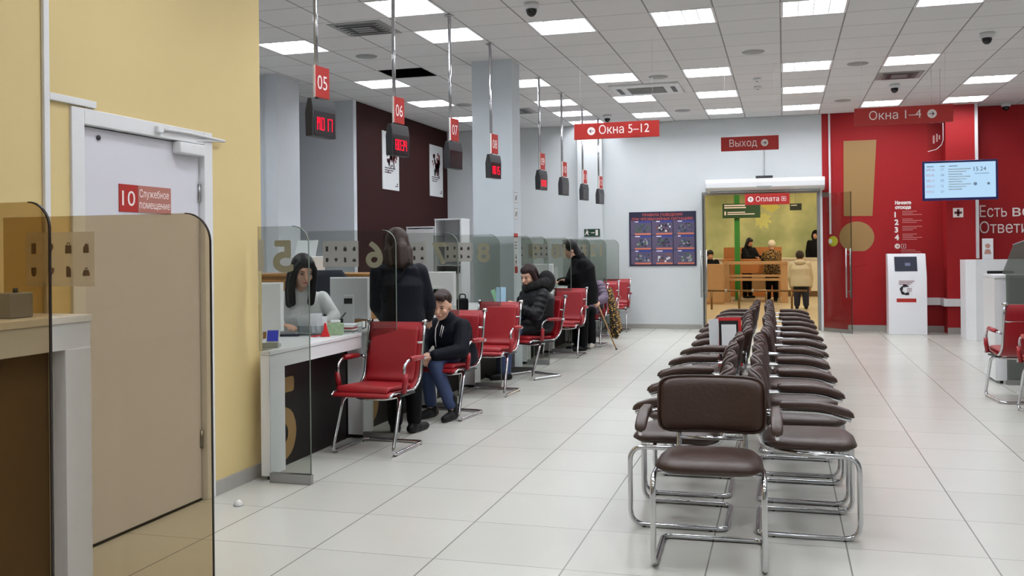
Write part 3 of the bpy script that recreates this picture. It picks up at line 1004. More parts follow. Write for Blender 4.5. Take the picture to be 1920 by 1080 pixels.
hanging_sign('direction_sign', 'red hanging sign with a left arrow reading Окна 5–12', -2.147, -1.238, 2.588, 2.759, 10.0, 'Окна 5–12', -.185, .535, .130, (-.268, PI))
hanging_sign('direction_sign', 'red hanging sign with a right arrow reading Окна 1–4', .795, 1.83, 2.785, 2.982, 11.5, 'Окна 1–4', -.361, .548, .137, (.299, 0))
hanging_sign('direction_sign', 'red hanging sign reading Выход above the doorway', -.728, -.042, 2.602, 2.775, 12.0, 'Выход', -.241, .33, .122, (.178, 0))
hanging_sign('direction_sign', 'red sign reading Оплата hanging in the doorway', -.62, .108, 2.13, 2.318, 16.55, 'Оплата', -.184, .377, .115, (-.27, PI / 2), .27, True, 2.37)

# service door sign
t = thing('door_sign', 'red and brown sign on the white door reading 10 Служебное помещение', 'sign', (-3.2215, 4.06, 1.63))
MB().box(0, .004, 0, .142, 0, .14).build('number_panel', M_SIGNR, t)
MB().box(0, .004, .146, .42, 0, .14).build('text_panel', mat('sign_brown', (166, 104, 92), .5), t)
MB().text('10', (.0045, .071, .032), Y_, Z_, .11, w=.10).build('numeral', M_SIGNW, t)
lb = MB().text('Служебное', (.0045, .156, .080), Y_, Z_, .056, 'L', w=.245).text('помещение', (.0045, .156, .022), Y_, Z_, .056, 'L', w=.255)
lb.build('lettering', M_SIGNW, t)
# door closer
t = thing('door_closer', 'white overhead door closer on the service door', 'door closer', (-3.2, 4.6, 2.0))
MB().box(-.022, .035, -.10, .13, -.035, .03).build('body', M_WHITEP, t, bevel=.008)
MB().tube([(.01, .08, .03), (.01, .08, .055), (.03, .33, .075)], .008, 8).build('arm', M_WHITEP, t)
MB().tube([(.03, .33, .075), (.025, .0, .085), (.025, -.27, .078)], .008, 8).build('link', M_WHITEP, t)
MB().box(.012, .04, -.30, -.25, .055, .09).build('shoe', M_WHITEP, t, bevel=.004)
# floor door stop
t = thing('door_stop', 'small transparent domed door stop on the floor by the yellow wall', 'door stop', (-2.95, 4.687, 0))
MB().lathe([(.026, 0), (.026, .008), (.022, .022), (.012, .031), (.002, .034)], (0, 0, 0), 20).build('dome', mat('clear_rubber', (205, 204, 198), .15, spec=.8), t)
MB().lathe([(.0275, 0), (.0275, .006), (.026, .006)], (0, 0, 0), 20).build('rim', M_STEEL, t)

# fire exit sign on the pilaster
t = thing('exit_sign', 'green running man exit sign on the white pilaster', 'sign', (-3.28, 16.665, 1.707))
MB().box(-.14, .14, 0, .014, -.066, .066).build('panel', mat('exit_green', (8, 52, 34), .4), t)
mb = MB()
for pl in ([(-.10, .035), (-.08, .035), (-.08, .055), (-.10, .055)], [(-.115, .02), (-.075, .03), (-.07, .0), (-.10, -.012)], [(-.10, -.012), (-.075, -.005), (-.055, -.04), (-.07, -.045)], [(-.10, -.005), (-.115, -.04), (-.13, -.04), (-.112, .0)], [(-.075, .028), (-.05, .012), (-.055, .004), (-.08, .015)], [(-.02, -.006), (.03, -.006), (.03, -.016), (.05, .0), (.03, .016), (.03, .006), (-.02, .006)], [(.065, -.05), (.11, -.05), (.11, .05), (.065, .05)]):
    mb.prism(pl, (0, -.0005, 0), X_, Z_, V((0, -.0008, 0)))
mb.build('pictogram', M_SIGNW, t)

# stickers on the column
for i, (z, h, nm, lab) in enumerate([(2.03, .15, 'camera pictogram', 'video'), (1.84, .15, 'person pictogram', 'person')]):
    t = thing('wall_sticker', 'white sticker with a %s on the side of the column, %s' % (nm, ['upper one', 'lower one'][i]), 'sticker', (-3.0295, 10.70 - 0, z))
    t.location = (-3.0295, 10.78, z)
    MB().box(0, .002, -.075, .075, -h / 2, h / 2).build('sheet', M_PAPER, t)
    mb = MB()
    for a in ((-.065, .065, -.065, -.06), (-.065, .065, .06, .065), (-.065, -.06, -.065, .065), (.06, .065, -.065, .065)):
        mb.box(.0022, .0028, *a)
    mb.prism([(-.03, -.03), (.01, -.035), (.035, .02), (.0, .035)], (.0022, 0, 0), Y_, Z_, V((.0006, 0, 0)))
    mb.build('pictogram', M_DARK, t)
t = thing('notice', 'white notice strip with red headings on the side of the column', 'notice', (-3.0295, 10.76, 1.33))
MB().box(0, .002, -.085, .085, -.20, .28).build('sheet', M_PAPER, t)
MB().box(.0022, .0028, -.085, .085, .23, .28).box(.0022, .0028, -.06, .06, -.19, -.11).build('red_heading', M_SIGNR, t)
mb = MB()
for k in range(3): mb.box(.0022, .0028, -.05, .05, .17 - .035 * k, .18 - .035 * k)
mb.prism([(-.03, -.02), (.03, -.02), (0, .05)], (.0022, 0, 0), Y_, Z_, V((.0006, 0, 0))).prism([(-.03, -.04), (.03, -.04), (0, -.10)], (.0022, 0, 0), Y_, Z_, V((.0006, 0, 0)))
mb.build('pictogram', M_DARK, t)

# pictures on the maroon wall
M_FIG1 = mat('print_maroon', (112, 30, 40), .6); M_FIG2 = mat('print_dark', (40, 28, 34), .6)
for i, (y0, lab) in enumerate([(13.78, 'white poster with a dark abstract figure on the maroon wall, left one'), (15.86, 'white poster with a dark abstract figure on the maroon wall, right one')]):
    t = thing('poster', lab, 'poster', (-6.049, y0, 2.40), 0, 'posters on the maroon wall')
    MB().box(0, .012, 0, .66, 0, .92).build('board', M_PAPER, t)
    rnd = random.Random(5 + i)
    a, b = MB(), MB()
    for k in range(46):
        u, v_ = rnd.gauss(.33, .09), rnd.gauss(.56, .09)
        s = rnd.uniform(.015, .04)
        (a if rnd.random() < .55 else b).box(.0125, .0135, u - s, u + s, v_ - s, v_ + s)
    b.prism([(.40, .50), (.47, .50), (.46, .40), (.48, .34), (.43, .34), (.42, .42)], (.0125, 0, 0), Y_, Z_, V((.001, 0, 0)))
    b.prism([(.26, .52), (.22, .40), (.27, .36), (.31, .48)], (.0125, 0, 0), Y_, Z_, V((.001, 0, 0)))
    a.build('figure', M_FIG1, t); b.build('figure_dark', M_FIG2, t)
    c = MB()
    for k in range(3): c.box(.0125, .0135, .08, .08 + (.42 - .08 * k), .335 - .035 * k, .350 - .035 * k)
    c.box(.0125, .0135, .50, .60, .06, .075).prism(disc(.02, 12, .58, .10), (.0125, 0, 0), Y_, Z_, V((.001, 0, 0)))
    c.build('caption', M_FIG2, t)

# rules board on the back wall
t = thing('notice_board', 'dark blue notice board with nine photo panels and red title, left of doorway', 'notice board', (-2.632, 16.785, 1.105))
W, H = 1.172, .955
MB().box(0, W, 0, .014, 0, H).build('board', mat('board_blue', (26, 26, 54), .45), t)
lb = MB().text('ПРАВИЛА ПОВЕДЕНИЯ', (W / 2, -.0012, H - .075), X_, Z_, .062).text('ПРИ ЧРЕЗВЫЧАЙНЫХ СИТУАЦИЯХ', (W / 2, -.0012, H - .148), X_, Z_, .062)
lb.build('title', mat('title_red', (214, 92, 76), .6), t)
rnd = random.Random(3)
PCOL = [(52, 60, 58), (150, 152, 150), (96, 104, 112), (200, 204, 206), (36, 34, 40), (120, 70, 60), (70, 92, 74), (60, 70, 100)]
PM = [mat('print_%d' % k, c, .6, var=.3, scale=60) for k, c in enumerate(PCOL)]
for r in range(3):
    for c in range(3):
        x0, z0 = .03 + c * .375, .03 + (2 - r) * .26
        cell = MB().box(x0, x0 + .36, -.001, -.0002, z0, z0 + .25).build('photo_panel', mat('panel_mauve', (84, 74, 100), .6), t)
        MB().box(x0 + .07, x0 + .36, -.0018, -.0011, z0 + .215, z0 + .25).build('heading_band', mat('heading_blue', (50, 60, 130), .6), cell)
        MB().box(x0 + .075, x0 + .075 + rnd.uniform(.04, .12), -.0024, -.0019, z0 + .225, z0 + .24).build('heading', M_SIGNW, cell)
        MB().box(x0 + .07, x0 + .355, -.0018, -.0011, z0, z0 + .03).build('footer_band', mat('footer_orange', (196, 112, 90), .6), cell)
        for gi in range(4):
            mb = MB()
            for k in range(7):
                s = rnd.uniform(.018, .04)
                u, v_ = rnd.uniform(x0 + .08, x0 + .34 - s), rnd.uniform(z0 + .035, z0 + .20 - s)
                q = .0011 + .0003 * (gi + 1)
                mb.box(u, u + s, -q - .0002, -q, v_, v_ + s)
            mb.build('photo', PM[rnd.randrange(8)], cell)

# gold exclamation mark painted on the red wall
t = thing('wall_graphic', 'big gold exclamation mark on the red wall', 'wall graphic', (0, 16.799, 0))
MB().prism([(.975, 1.921), (1.425, 1.912), (1.50, 3.175), (.985, 3.175)], (0, -.002, 0), X_, Z_, V((0, .002, 0))).build('bar', M_GOLD, t)
MB().prism([(1.175 + .275 * math.cos(2 * PI * k / 40), 1.565 + max(-.235, .26 * math.sin(2 * PI * k / 40))) for k in range(40)], (0, -.002, 0), X_, Z_, V((0, .002, 0))).build('dot', M_GOLD, t)

# instructions, wall lettering, cross sign, round alarm
t = thing('wall_lettering', 'white numbered instructions on the red wall above the kiosk', 'wall lettering', (1.76, 16.797, 0))
mb = MB().text('Начните', (.02, 0, 2.095), X_, Z_, .076, 'L', w=.24, bold=.004).text('отсюда', (.02, 0, 2.02), X_, Z_, .076, 'L', w=.235, bold=.004)
mb.build('heading', M_SIGNW, t)
for k in range(4):
    MB().text('1234'[k], (.01, 0, 1.885 - .125 * k), X_, Z_, .12, 'L', bold=.006).build('numeral', M_SIGNW, t)
sm = MB()
for k in range(4):
    for j in range([3, 3, 3, 4][k]):
        sm.box(.125, .125 + [.22, .16, .30][(j + k) % 3], -.001, 0, 1.972 - .125 * k - .028 * j, 1.982 - .125 * k - .028 * j)
for j in range(3):
    sm.box(.10, .10 + [.22, .30, .32][j], -.001, 0, 1.335 - .028 * j, 1.345 - .028 * j)
sm.build('small_print', mat('faded_print', (206, 130, 126), .6), t)
MB().prism(disc(.043, 20, .045, 1.405), (0, 0, 0), X_, Z_, V((0, -.001, 0))).build('roundel', M_SIGNW, t)
ab = MB(); arrow(ab, (.045, 1.405), .043, 0, -.0011); ab.build('arrow', M_SIGNR, t)
mb = MB()
for a in ((.105, .175, 1.435, 1.44), (.105, .175, 1.37, 1.375), (.105, .11, 1.37, 1.44), (.17, .175, 1.37, 1.44), (.135, .145, 1.39, 1.42)):
    mb.box(a[0], a[1], -.001, 0, a[2], a[3])
mb.build('square_mark', M_SIGNW, t)
t = thing('wall_lettering', 'large white words Есть во Ответи on the red wall at the right edge', 'wall lettering', (3.05, 16.797, 0))
mb = MB().text('Есть', (.0, 0, 1.86), X_, Z_, .26, 'L', w=.395).text('Ответи', (-.005, 0, 1.60), X_, Z_, .26, 'L', w=.70)
mb.build('lettering', M_SIGNW, t)
mb = MB().text('во', (.475, 0, 1.862), X_, Z_, .25, 'L', w=.27).text('во', (.481, -.0003, 1.864), X_, Z_, .25, 'L', w=.27)
mb.build('bold_lettering', M_SIGNW, t)
t = thing('wall_sign', 'small white square cross sign on the red pillar', 'sign', (2.672, 16.448, 1.927))
MB().box(-.075, .075, -.004, 0, -.075, .075).build('plate', M_SIGNW, t, bevel=.002)
MB().box(-.055, .055, -.0052, -.0042, -.018, .018).box(-.018, .018, -.0052, -.0042, -.055, .055).build('cross', mat('cross_dark', (92, 30, 36), .5), t)
t = thing('alarm_disc', 'round yellow disc on a white bracket beside the open glass door', 'alarm', (.79, 16.70, 1.50))
MB().lathe([(.085, 0), (.085, .02), (.07, .03)], (0, 0, 0), 28, rot('Z', .9) @ rot('Y', PI / 2)).build('disc', mat('yellow_plastic', (206, 196, 30), .4), t)
MB().box(-.06, -.01, .0, .099, -.035, .035).build('bracket', M_WHITEP, t, bevel=.004)

# television
t = thing('television', 'wall television showing a pale queue list, on the red pillar', 'television', (2.565, 15.62, 2.39), -.03)
MB().box(-.52, .52, -.02, .04, -.30, .30).build('casing', mat('tv_navy', (24, 22, 84), .35), t, bevel=.006)
scr = MB().box(-.488, .488, -.023, -.0205, -.262, .268).build('screen', emit('screen_glow', (190, 226, 255), .95), t)
MB().text('15:24'.replace(':', '.'), (.19, -.0236, .135), X_, Z_, .085, 'L').build('clock', mat('screen_grey', (70, 84, 104), .6), scr)
TVT = mat('screen_text', (136, 160, 190), .6); TVR = mat('screen_pink', (226, 160, 190), .6); TVB = mat('screen_panel', (198, 226, 244), .6)
mb = MB()
for k, (a, b) in enumerate([('М016', '07'), ('К018', '08'), ('М017', '05'), ('М015', '08'), ('К012', '07')]):
    mb.text(a, (-.465, -.0236, .15 - .083 * k), X_, Z_, .05, 'L')
mb.build('ticket_list', TVR, scr)
mb = MB()
for k, b in enumerate(['07', '08', '05', '10', '07']):
    mb.text(b, (-.265, -.0236, .15 - .083 * k), X_, Z_, .05, 'L')
for k in range(3): mb.box([-.46, -.27, -.15][k], [-.36, -.21, -.03][k], -.0236, -.0232, .21, .222)
mb.box(.20, .40, -.0236, -.0232, .09, .098)
mb.prism(disc(.025, 20, .21, -.06), (0, -.0236, 0), X_, Z_, V((0, .0004, 0))).prism(disc(.02, 20, .39, -.06), (0, -.0236, 0), X_, Z_, V((0, .0004, 0)))
mb.build('window_list', TVT, scr)
mb = MB()
for k in range(9): mb.box(-.16, .15 - .06 * (k % 3), -.0236, -.0232, .16 - .038 * k, .178 - .038 * k)
mb.build('news_column', TVB, scr)
MB().box(-.1, .1, .04, .832, -.06, .06).build('bracket', M_BLACK, t)

# ticket kiosk
t = thing('ticket_kiosk', 'white ticket kiosk with a dark screen in front of the red wall', 'kiosk', (1.885, 16.2, 0))
kb = MB().prism([(0, 0), (.0, .91), (.13, 1.285), (.36, 1.285), (.36, 0)], (-.285, 0, 0), Y_, Z_, V((.57, 0, 0)))
kb.build('body', mat('kiosk_white', (234, 234, 238), .3, var=.01), t, bevel=.008)
d_ = V((0, .13, .375)).normalized()
n_ = V((0, -d_.z, d_.y))
MB().prism([(-.185, .10), (.15, .10), (.15, .345), (-.185, .345)], V((0, 0, .91)) + n_ * .001, X_, d_, n_ * .004).build('screen', mat('kiosk_screen', (40, 44, 58), .2), t)
MB().prism([(-.03, .19), (.05, .19), (.05, .24), (-.03, .24)], V((0, 0, .91)) + n_ * .0055, X_, d_, n_ * .001).build('icon', mat('kiosk_icon', (90, 96, 120), .4), t)
MB().box(-.165, .125, -.002, 0, .515, .575).build('red_label', M_SIGNR, t)
mb = MB()
for k in range(12):
    q = PI * (.35 + 1.3 * k / 11)
    s = .02 + .008 * (k % 3)
    mb.box(-.03 + .066 * math.cos(q) - s * .6, -.03 + .066 * math.cos(q) + s * .6, -.002, 0, .71 + .066 * math.sin(q) - s * .6, .71 + .066 * math.sin(q) + s * .6)
mb.build('emblem', M_FIG2, t)
mb = MB()
for k in range(3): mb.box(-.13, .10 - .03 * k, -.002, 0, .845 - .025 * k, .855 - .025 * k)
for k in range(3): mb.box(-.01, .06, -.003, -.0021, .73 - .022 * k, .738 - .022 * k)
mb.build('small_print', M_FIG1, t)

# cable channel with sockets along the red wall
t = thing('cable_channel', 'white cable channel with sockets on the red wall between kiosk and cabinet', 'cable channel', (2.2, 16.8, .5))
MB().box(.0, .236, -.06, 0, -.06, .06).box(.237, .299, -.41, 0, -.06, .06).box(.2995, .82, -.41, -.351, -.06, .06).build('duct', M_WHITEP, t, bevel=.004)
for x in (.48, .57):
    MB().box(x, x + .075, -.418, -.411, -.04, .04).build('socket', mat('socket_grey', (170, 168, 166), .5), t, bevel=.003)

# small glass logo plate hanging from the sign
t = thing('glass_sign', 'small clear glass sign with a curved lower edge under the Окна 1–4 sign', 'sign', (1.87, 13.0, 0))
MB().prism([(-.10, 2.60), (.0, 2.625), (.06, 2.68), (.08, 2.74), (.08, 2.955), (-.10, 2.955)], (0, 0, 0), X_, Z_, V((0, .008, 0))).build('pane', glass('clear_glass', (.93, .90, .90)), t)
MB().tube([(-.10, .004, 2.60), (0, .004, 2.625), (.06, .004, 2.68), (.08, .004, 2.74), (.08, .004, 2.955)], .005, 6).build('polished_edge', M_SIGNW, t)
MB().box(-.04, -.02, -.001, 0, 2.70, 2.80).box(.0, .015, -.001, 0, 2.72, 2.82).box(.03, .045, -.001, 0, 2.75, 2.80).build('emblem', film('emblem_film', (230, 190, 185), .6), t)
MB().cyl((-.05, .004, 2.95), (-.05, .004, HC - .001), .002, 6).cyl((.05, .004, 2.95), (.05, .004, HC - .001), .002, 6).build('hanging_wire', M_STEEL, t)

# ------------------------------------------------------------------ fittings in the ceiling
def cam_dome(x, y, lab):
    t = thing('security_camera', lab, 'security camera', (x, y, HC), 0, 'dome cameras')
    MB().lathe([(.07, -.001), (.07, -.05), (.058, -.055)], (0, 0, 0), 24).build('base', M_WHITEP, t)
    MB().lathe([(.05, -.053), (.05, -.075), (.04, -.10), (.02, -.118), (.003, -.122)], (0, 0, 0), 24).build('dome', mat('dome_black', (10, 10, 11), .12), t)
    return t
c0 = cam_dome(-2.17, 8.32, 'white dome security camera at the top edge of the photo')
copy_tree(c0, (-2.80, 15.66, HC), 0, 'small dome security camera just above the Окна 5–12 sign')
copy_tree(c0, (2.086, 11.0, HC), 0, 'dome security camera in the upper right of the ceiling')
copy_tree(c0, (1.50, 14.07, HC), 0, 'dome security camera above the Окна 1–4 sign')
copy_tree(c0, (3.40, 16.55, HC), 0, 'dome security camera against the red wall at the far right')
t = thing('loudspeaker', 'round grey ceiling loudspeaker among the left tiles behind sign 06', 'loudspeaker', (-4.548, 9.957, HC), 0, 'ceiling loudspeakers')
MB().lathe([(.125, -.0005), (.125, -.006), (.115, -.012), (.01, -.014)], (0, 0, 0), 28).build('grille', M_OVENT, t)
MB().lathe([(.13, -.0005), (.13, -.005), (.125, -.005)], (0, 0, 0), 28).build('ring', M_WHITEP, t)
for x, y, lab in [(-1.536, 12.38, 'round ceiling loudspeaker just in front of the air conditioner'), (-.308, 11.17, 'round ceiling loudspeaker in the upper middle of the ceiling'), (.896, 12.31, 'round ceiling loudspeaker left of the lit panel in the upper right'),
                  (-1.545, 15.55, 'small round loudspeaker in the ceiling left of the doorway'), (.895, 15.34, 'small round loudspeaker in the ceiling above the red wall'), (-4.668, 13.75, 'round ceiling loudspeaker left of the white column')]:
    copy_tree(t, (x, y, HC), 0, lab)
def vent(x, y, lab, z=HC):
    t = thing('air_vent', lab, 'air vent', (x, y, z), 0, 'ceiling air vents')
    MB().box(-.28, .28, -.28, .28, -.006, -.001).build('plate', M_OVENT, t)
    for k in range(3):
        s = .22 - .06 * k
        MB().prism([(-s, -s), (s, -s), (s, s), (-s, s)], (0, 0, -.0105 - .001 * k), X_, Y_, V((0, 0, -.004))).build('louvre', [M_OVENT, M_DARK, M_OVENT][k], t)
    mb = MB()
    for k in range(6): mb.box(-.21, .21, -.21 + .08 * k, -.19 + .08 * k, -.018, -.0105)
    mb.build('slat', M_DARK, t)
    return t
v0 = vent(-4.0, 8.72, 'square ceiling air vent between the first two window signs')
copy_tree(v0, (1.48, 13.35, HC), 0, 'square ceiling air vent above the Окна 1–4 sign')
copy_tree(v0, (-4.1, 14.7, HC), 0, 'square ceiling air vent beside the column')
t = thing('air_conditioner', 'ceiling cassette air conditioner with grey grille', 'air conditioner', (-1.80, 13.25, HC))
MB().box(-.47, .47, -.42, .42, -.028, -.001).build('panel', M_WHITEP, t, bevel=.006)
MB().box(-.25, .25, -.24, .24, -.034, -.029).build('grille', mat('grille_grey', (120, 116, 108), .5), t)
mb = MB()
for k in range(7): mb.box(-.24, .24, -.22 + .066 * k, -.195 + .066 * k, -.040, -.0345)
mb.build('grille_slat', M_OVENT, t)
for s in (-1, 1):
    MB().box(s * .37 - .03, s * .37 + .03, -.22, .22, -.033, -.029).build('air_outlet', M_DARK, t)
for i, (x, y) in enumerate([(-.314, 12.95), (-.32, 13.6)]):
    t = thing('smoke_detector', 'small white smoke detector in the middle of the ceiling, %s one' % ['nearer', 'farther'][i], 'smoke detector', (x, y, HC), 0, 'smoke detectors')
    MB().lathe([(.05, -.001), (.05, -.02), (.035, -.04)], (0, 0, 0), 20).build('body', M_WHITEP, t)
    MB().lathe([(.02, -.0405), (.012, -.048)], (0, 0, 0), 14).build('sensor', M_OVENT, t)
# ------------------------------------------------------------------ people
M_SKIN = mat('skin', (206, 160, 136), .55, var=.04, scale=30)
M_SKIN2 = mat('skin_warm', (196, 146, 120), .55, var=.04, scale=30)
M_LIP = mat('lips', (160, 84, 78), .5)
M_EYE = mat('eye_dark', (34, 24, 22), .3)
M_HAIRD = mat('hair_black', (20, 16, 16), .5, spec=.25, var=.25, scale=90)
M_HAIRB = mat('hair_brown', (44, 29, 23), .5, spec=.25, var=.25, scale=90)
M_HAIRR = mat('hair_dark_auburn', (36, 19, 18), .5, spec=.25, var=.25, scale=90)
M_NAVY = mat('navy_jacket', (15, 17, 26), .7, spec=.15, var=.12, scale=30)
M_BLKC = mat('black_cloth', (10, 10, 12), .75, spec=.12, var=.15, scale=30)
M_PUFF = mat('black_puffer', (12, 12, 16), .5, spec=.25, var=.15, scale=25)
M_JEAN = mat('jeans', (48, 62, 96), .8, var=.2, scale=60)
M_JEAND = mat('jeans_dark', (30, 36, 58), .8, var=.2, scale=60)
M_KNIT = mat('white_knit', (234, 234, 236), .85, var=.06, scale=90, bump=.3)
M_SHOE = mat('shoe_black', (10, 10, 11), .55, spec=.25)
M_PURP = mat('purple_coat', (92, 76, 96), .6, var=.12, scale=25)
M_FUR = mat('fur_trim', (14, 12, 14), .9, var=.3, scale=120, bump=.8)

def organic(name, mb, m, parent, vox=.008, smooth=3, base=None):
    """merge overlapping volumes into one continuous skin"""
    if base is not None:
        b = V(base)
        mb.v = [tuple(V(p) - b) for p in mb.v]
    me = bpy.data.meshes.new(name)
    me.from_pydata(mb.v, [], mb.f)
    bm = bmesh.new(); bm.from_mesh(me); bmesh.ops.recalc_face_normals(bm, faces=bm.faces); bm.to_mesh(me); bm.free()
    tmp = bpy.data.objects.new('tmp', me)
    COL.objects.link(tmp)
    r = tmp.modifiers.new('r', 'REMESH'); r.mode = 'VOXEL'; r.voxel_size = vox; r.use_smooth_shade = True
    if smooth:
        q = tmp.modifiers.new('s', 'SMOOTH'); q.iterations = smooth; q.factor = .5
    bpy.context.view_layer.update()
    out = bpy.data.meshes.new_from_object(tmp.evaluated_get(bpy.context.evaluated_depsgraph_get()))
    out.name = name
    bpy.data.objects.remove(tmp); bpy.data.meshes.remove(me)
    out.materials.clear(); out.materials.append(m)
    out.polygons.foreach_set('use_smooth', [True] * len(out.polygons))
    o = bpy.data.objects.new(name, out)
    COL.objects.link(o)
    if parent is not None: o.parent = parent
    return o

def head_axes(f, down=0.0, roll=0.0):
    f = V((f[0], f[1], 0)).normalized()
    rgt = f.cross(Z_)
    hy = f * math.cos(down) - Z_ * math.sin(down)
    hz = f * math.sin(down) + Z_ * math.cos(down)
    if roll:
        rgt, hz = rgt * math.cos(roll) + hz * math.sin(roll), hz * math.cos(roll) - rgt * math.sin(roll)
    return rgt, hy, hz

def hand(mb, w, d, pn, side, s=1.0, curl=.5):
    """palm and five bent fingers; w wrist, d along the hand, pn palm normal, side +1 thumb towards d x pn"""
    w, d, pn = V(w), V(d).normalized(), V(pn)
    pn = (pn - d * pn.dot(d)).normalized()
    a = d.cross(pn) * side
    mb.loft([(w - d * .02 * s, a * .024 * s, pn * .018 * s), (w + d * .03 * s, a * .034 * s, pn * .016 * s), (w + d * .075 * s, a * .040 * s, pn * .014 * s), (w + d * .092 * s, a * .036 * s, pn * .010 * s)], 14)
    for k, (off, ln, sp) in enumerate([(.029, .070, .10), (.010, .080, .02), (-.010, .074, -.05), (-.028, .058, -.14)]):
        p = w + d * .085 * s + a * off * s
        dd = (d + a * sp).normalized()
        ang = curl * (.8 + .12 * k)
        r0 = .0092 * s
        for seg, q in enumerate((.45, .32, .23)):
            ax = dd.cross(pn).normalized()
            dd = (Matrix.Rotation(ang * (.7 if seg == 0 else 1.0), 3, ax) @ dd).normalized()
            e = p + dd * ln * q * s
            mb.cap(p, r0, e, r0 * .9, 8)
            p = e; r0 *= .9
    p = w + d * .022 * s + a * .028 * s
    dd = (d * .65 + a * .7 + pn * .35).normalized()
    e = p + dd * .035 * s
    mb.cap(p, .0125 * s, e, .011 * s, 8)
    dd = (d * .9 + a * .25 + pn * .35).normalized()
    mb.cap(e, .0105 * s, e + dd * .032 * s, .0085 * s, 8)

def person(name, label, base, J, skin=None, s=1.0, vox=.008, face=True):
    """J: world positions of the joints. Returns the thing and the body, one continuous mesh."""
    base = V(base)
    t = thing(name, label, 'person', base, 0)
    skin = skin or M_SKIN
    mb = MB()
    H = V(J['head']); hx, hy, hz = head_axes(J['face'], J.get('down', 0), J.get('roll', 0))
    RH = Matrix((hx, hy, hz)).transposed()
    def hp(x, y, z): return H + (hx * x + hy * y + hz * z) * s
    e = lambda c, r: mb.ell(hp(*c), [q * s for q in r], RH, 18, 12)
    e((0, -.004, .022), (.074, .094, .094)); e((0, .022, -.05), (.058, .066, .072)); e((0, .060, -.098), (.026, .022, .018))
    e((0, .070, .022), (.052, .022, .014))
    for q in (-1, 1):
        e((q * .034, .060, -.034), (.027, .027, .026)); e((q * .074, -.006, -.018), (.010, .020, .032))
    mb.cap(hp(0, .086, .006), .009 * s, hp(0, .108, -.030), .014 * s)
    e((0, .088, -.066), (.022, .010, .011))
    N, Cc, Pv = V(J['neck']), V(J['chest']), V(J['pelvis'])
    mb.cap(N - V((0, 0, .03)), .060 * s, hp(0, -.018, -.05), .052 * s)
    SL, SR = V(J['sl']), V(J['sr'])
    ax = (SR - SL); w_ = ax.length / 2; ax.normalize()
    def ring(c, wx, wy, upv):
        f_ = upv.cross(ax).normalized()
        return (c, ax * wx, f_ * wy)
    u0 = (Cc - Pv).normalized(); u1 = (N - Cc).normalized()
    M1 = (SL + SR) / 2
    rr = [ring(Pv - u0 * .09 * s, .13 * s, .09 * s, u0), ring(Pv, w_ * .92, .115 * s, u0), ring(Pv.lerp(Cc, .45), w_ * .78, .10 * s, u0), ring(Cc, w_ * .92, .115 * s, u1), ring(M1 - u1 * .01, w_ * .86, .085 * s, u1), ring(N, .06 * s, .055 * s, u1)]
    mb.loft(rr, 20, 2.3)
    for q, S in (('l', SL), ('r', SR)):
        E_, W_ = V(J['e' + q]), V(J['w' + q])
        mb.cap(S, .052 * s, E_, .040 * s); mb.cap(E_, .040 * s, W_, .026 * s)
        hd = J.get('hd' + q) or (W_ - E_)
        hand(mb, W_, hd, J.get('pn' + q, (0, 0, -1)), J.get('hs' + q, 1 if q == 'r' else -1), s, J.get('curl', .55))
        Hh, K, A = V(J['h' + q]), V(J['k' + q]), V(J['a' + q])
        mb.cap(Hh, .085 * s, K, .055 * s); mb.cap(K, .054 * s, A, .036 * s)
        fd = V((J['f' + q][0], J['f' + q][1], 0)).normalized()
        mb.cap(A - V((0, 0, .045 * s)) - fd * .03, .032 * s, A - V((0, 0, .055 * s)) + fd * .13 * s, .026 * s)
    body = organic('body', mb, skin, t, vox, 2, base)
    if face:
        def part(nm, m, fn):
            b = MB(); fn(b); b.v = [tuple(V(p) - base) for p in b.v]; return b.build(nm, m, t)
        for q in (-1, 1):
            part('eye', M_EYE, lambda b: b.ell(hp(q * .031, .0845, .002), (.0135 * s, .006 * s, .0048 * s), RH, 12, 8))
            part('eyebrow', J.get('brow', M_HAIRD), lambda b: b.cap(hp(q * .016, .0905, .022), .0028 * s, hp(q * .046, .080, .023), .0022 * s, 8))
        part('mouth', M_LIP, lambda b: b.ell(hp(0, .0965, -.066), (.021 * s, .005 * s, .0055 * s), RH, 14, 8))
    J['_hp'], J['_RH'], J['_t'], J['_s'], J['_base'] = hp, RH, t, s, base
    J['_ring'] = ring; J['_ax'] = ax; J['_w'] = w_
    return t

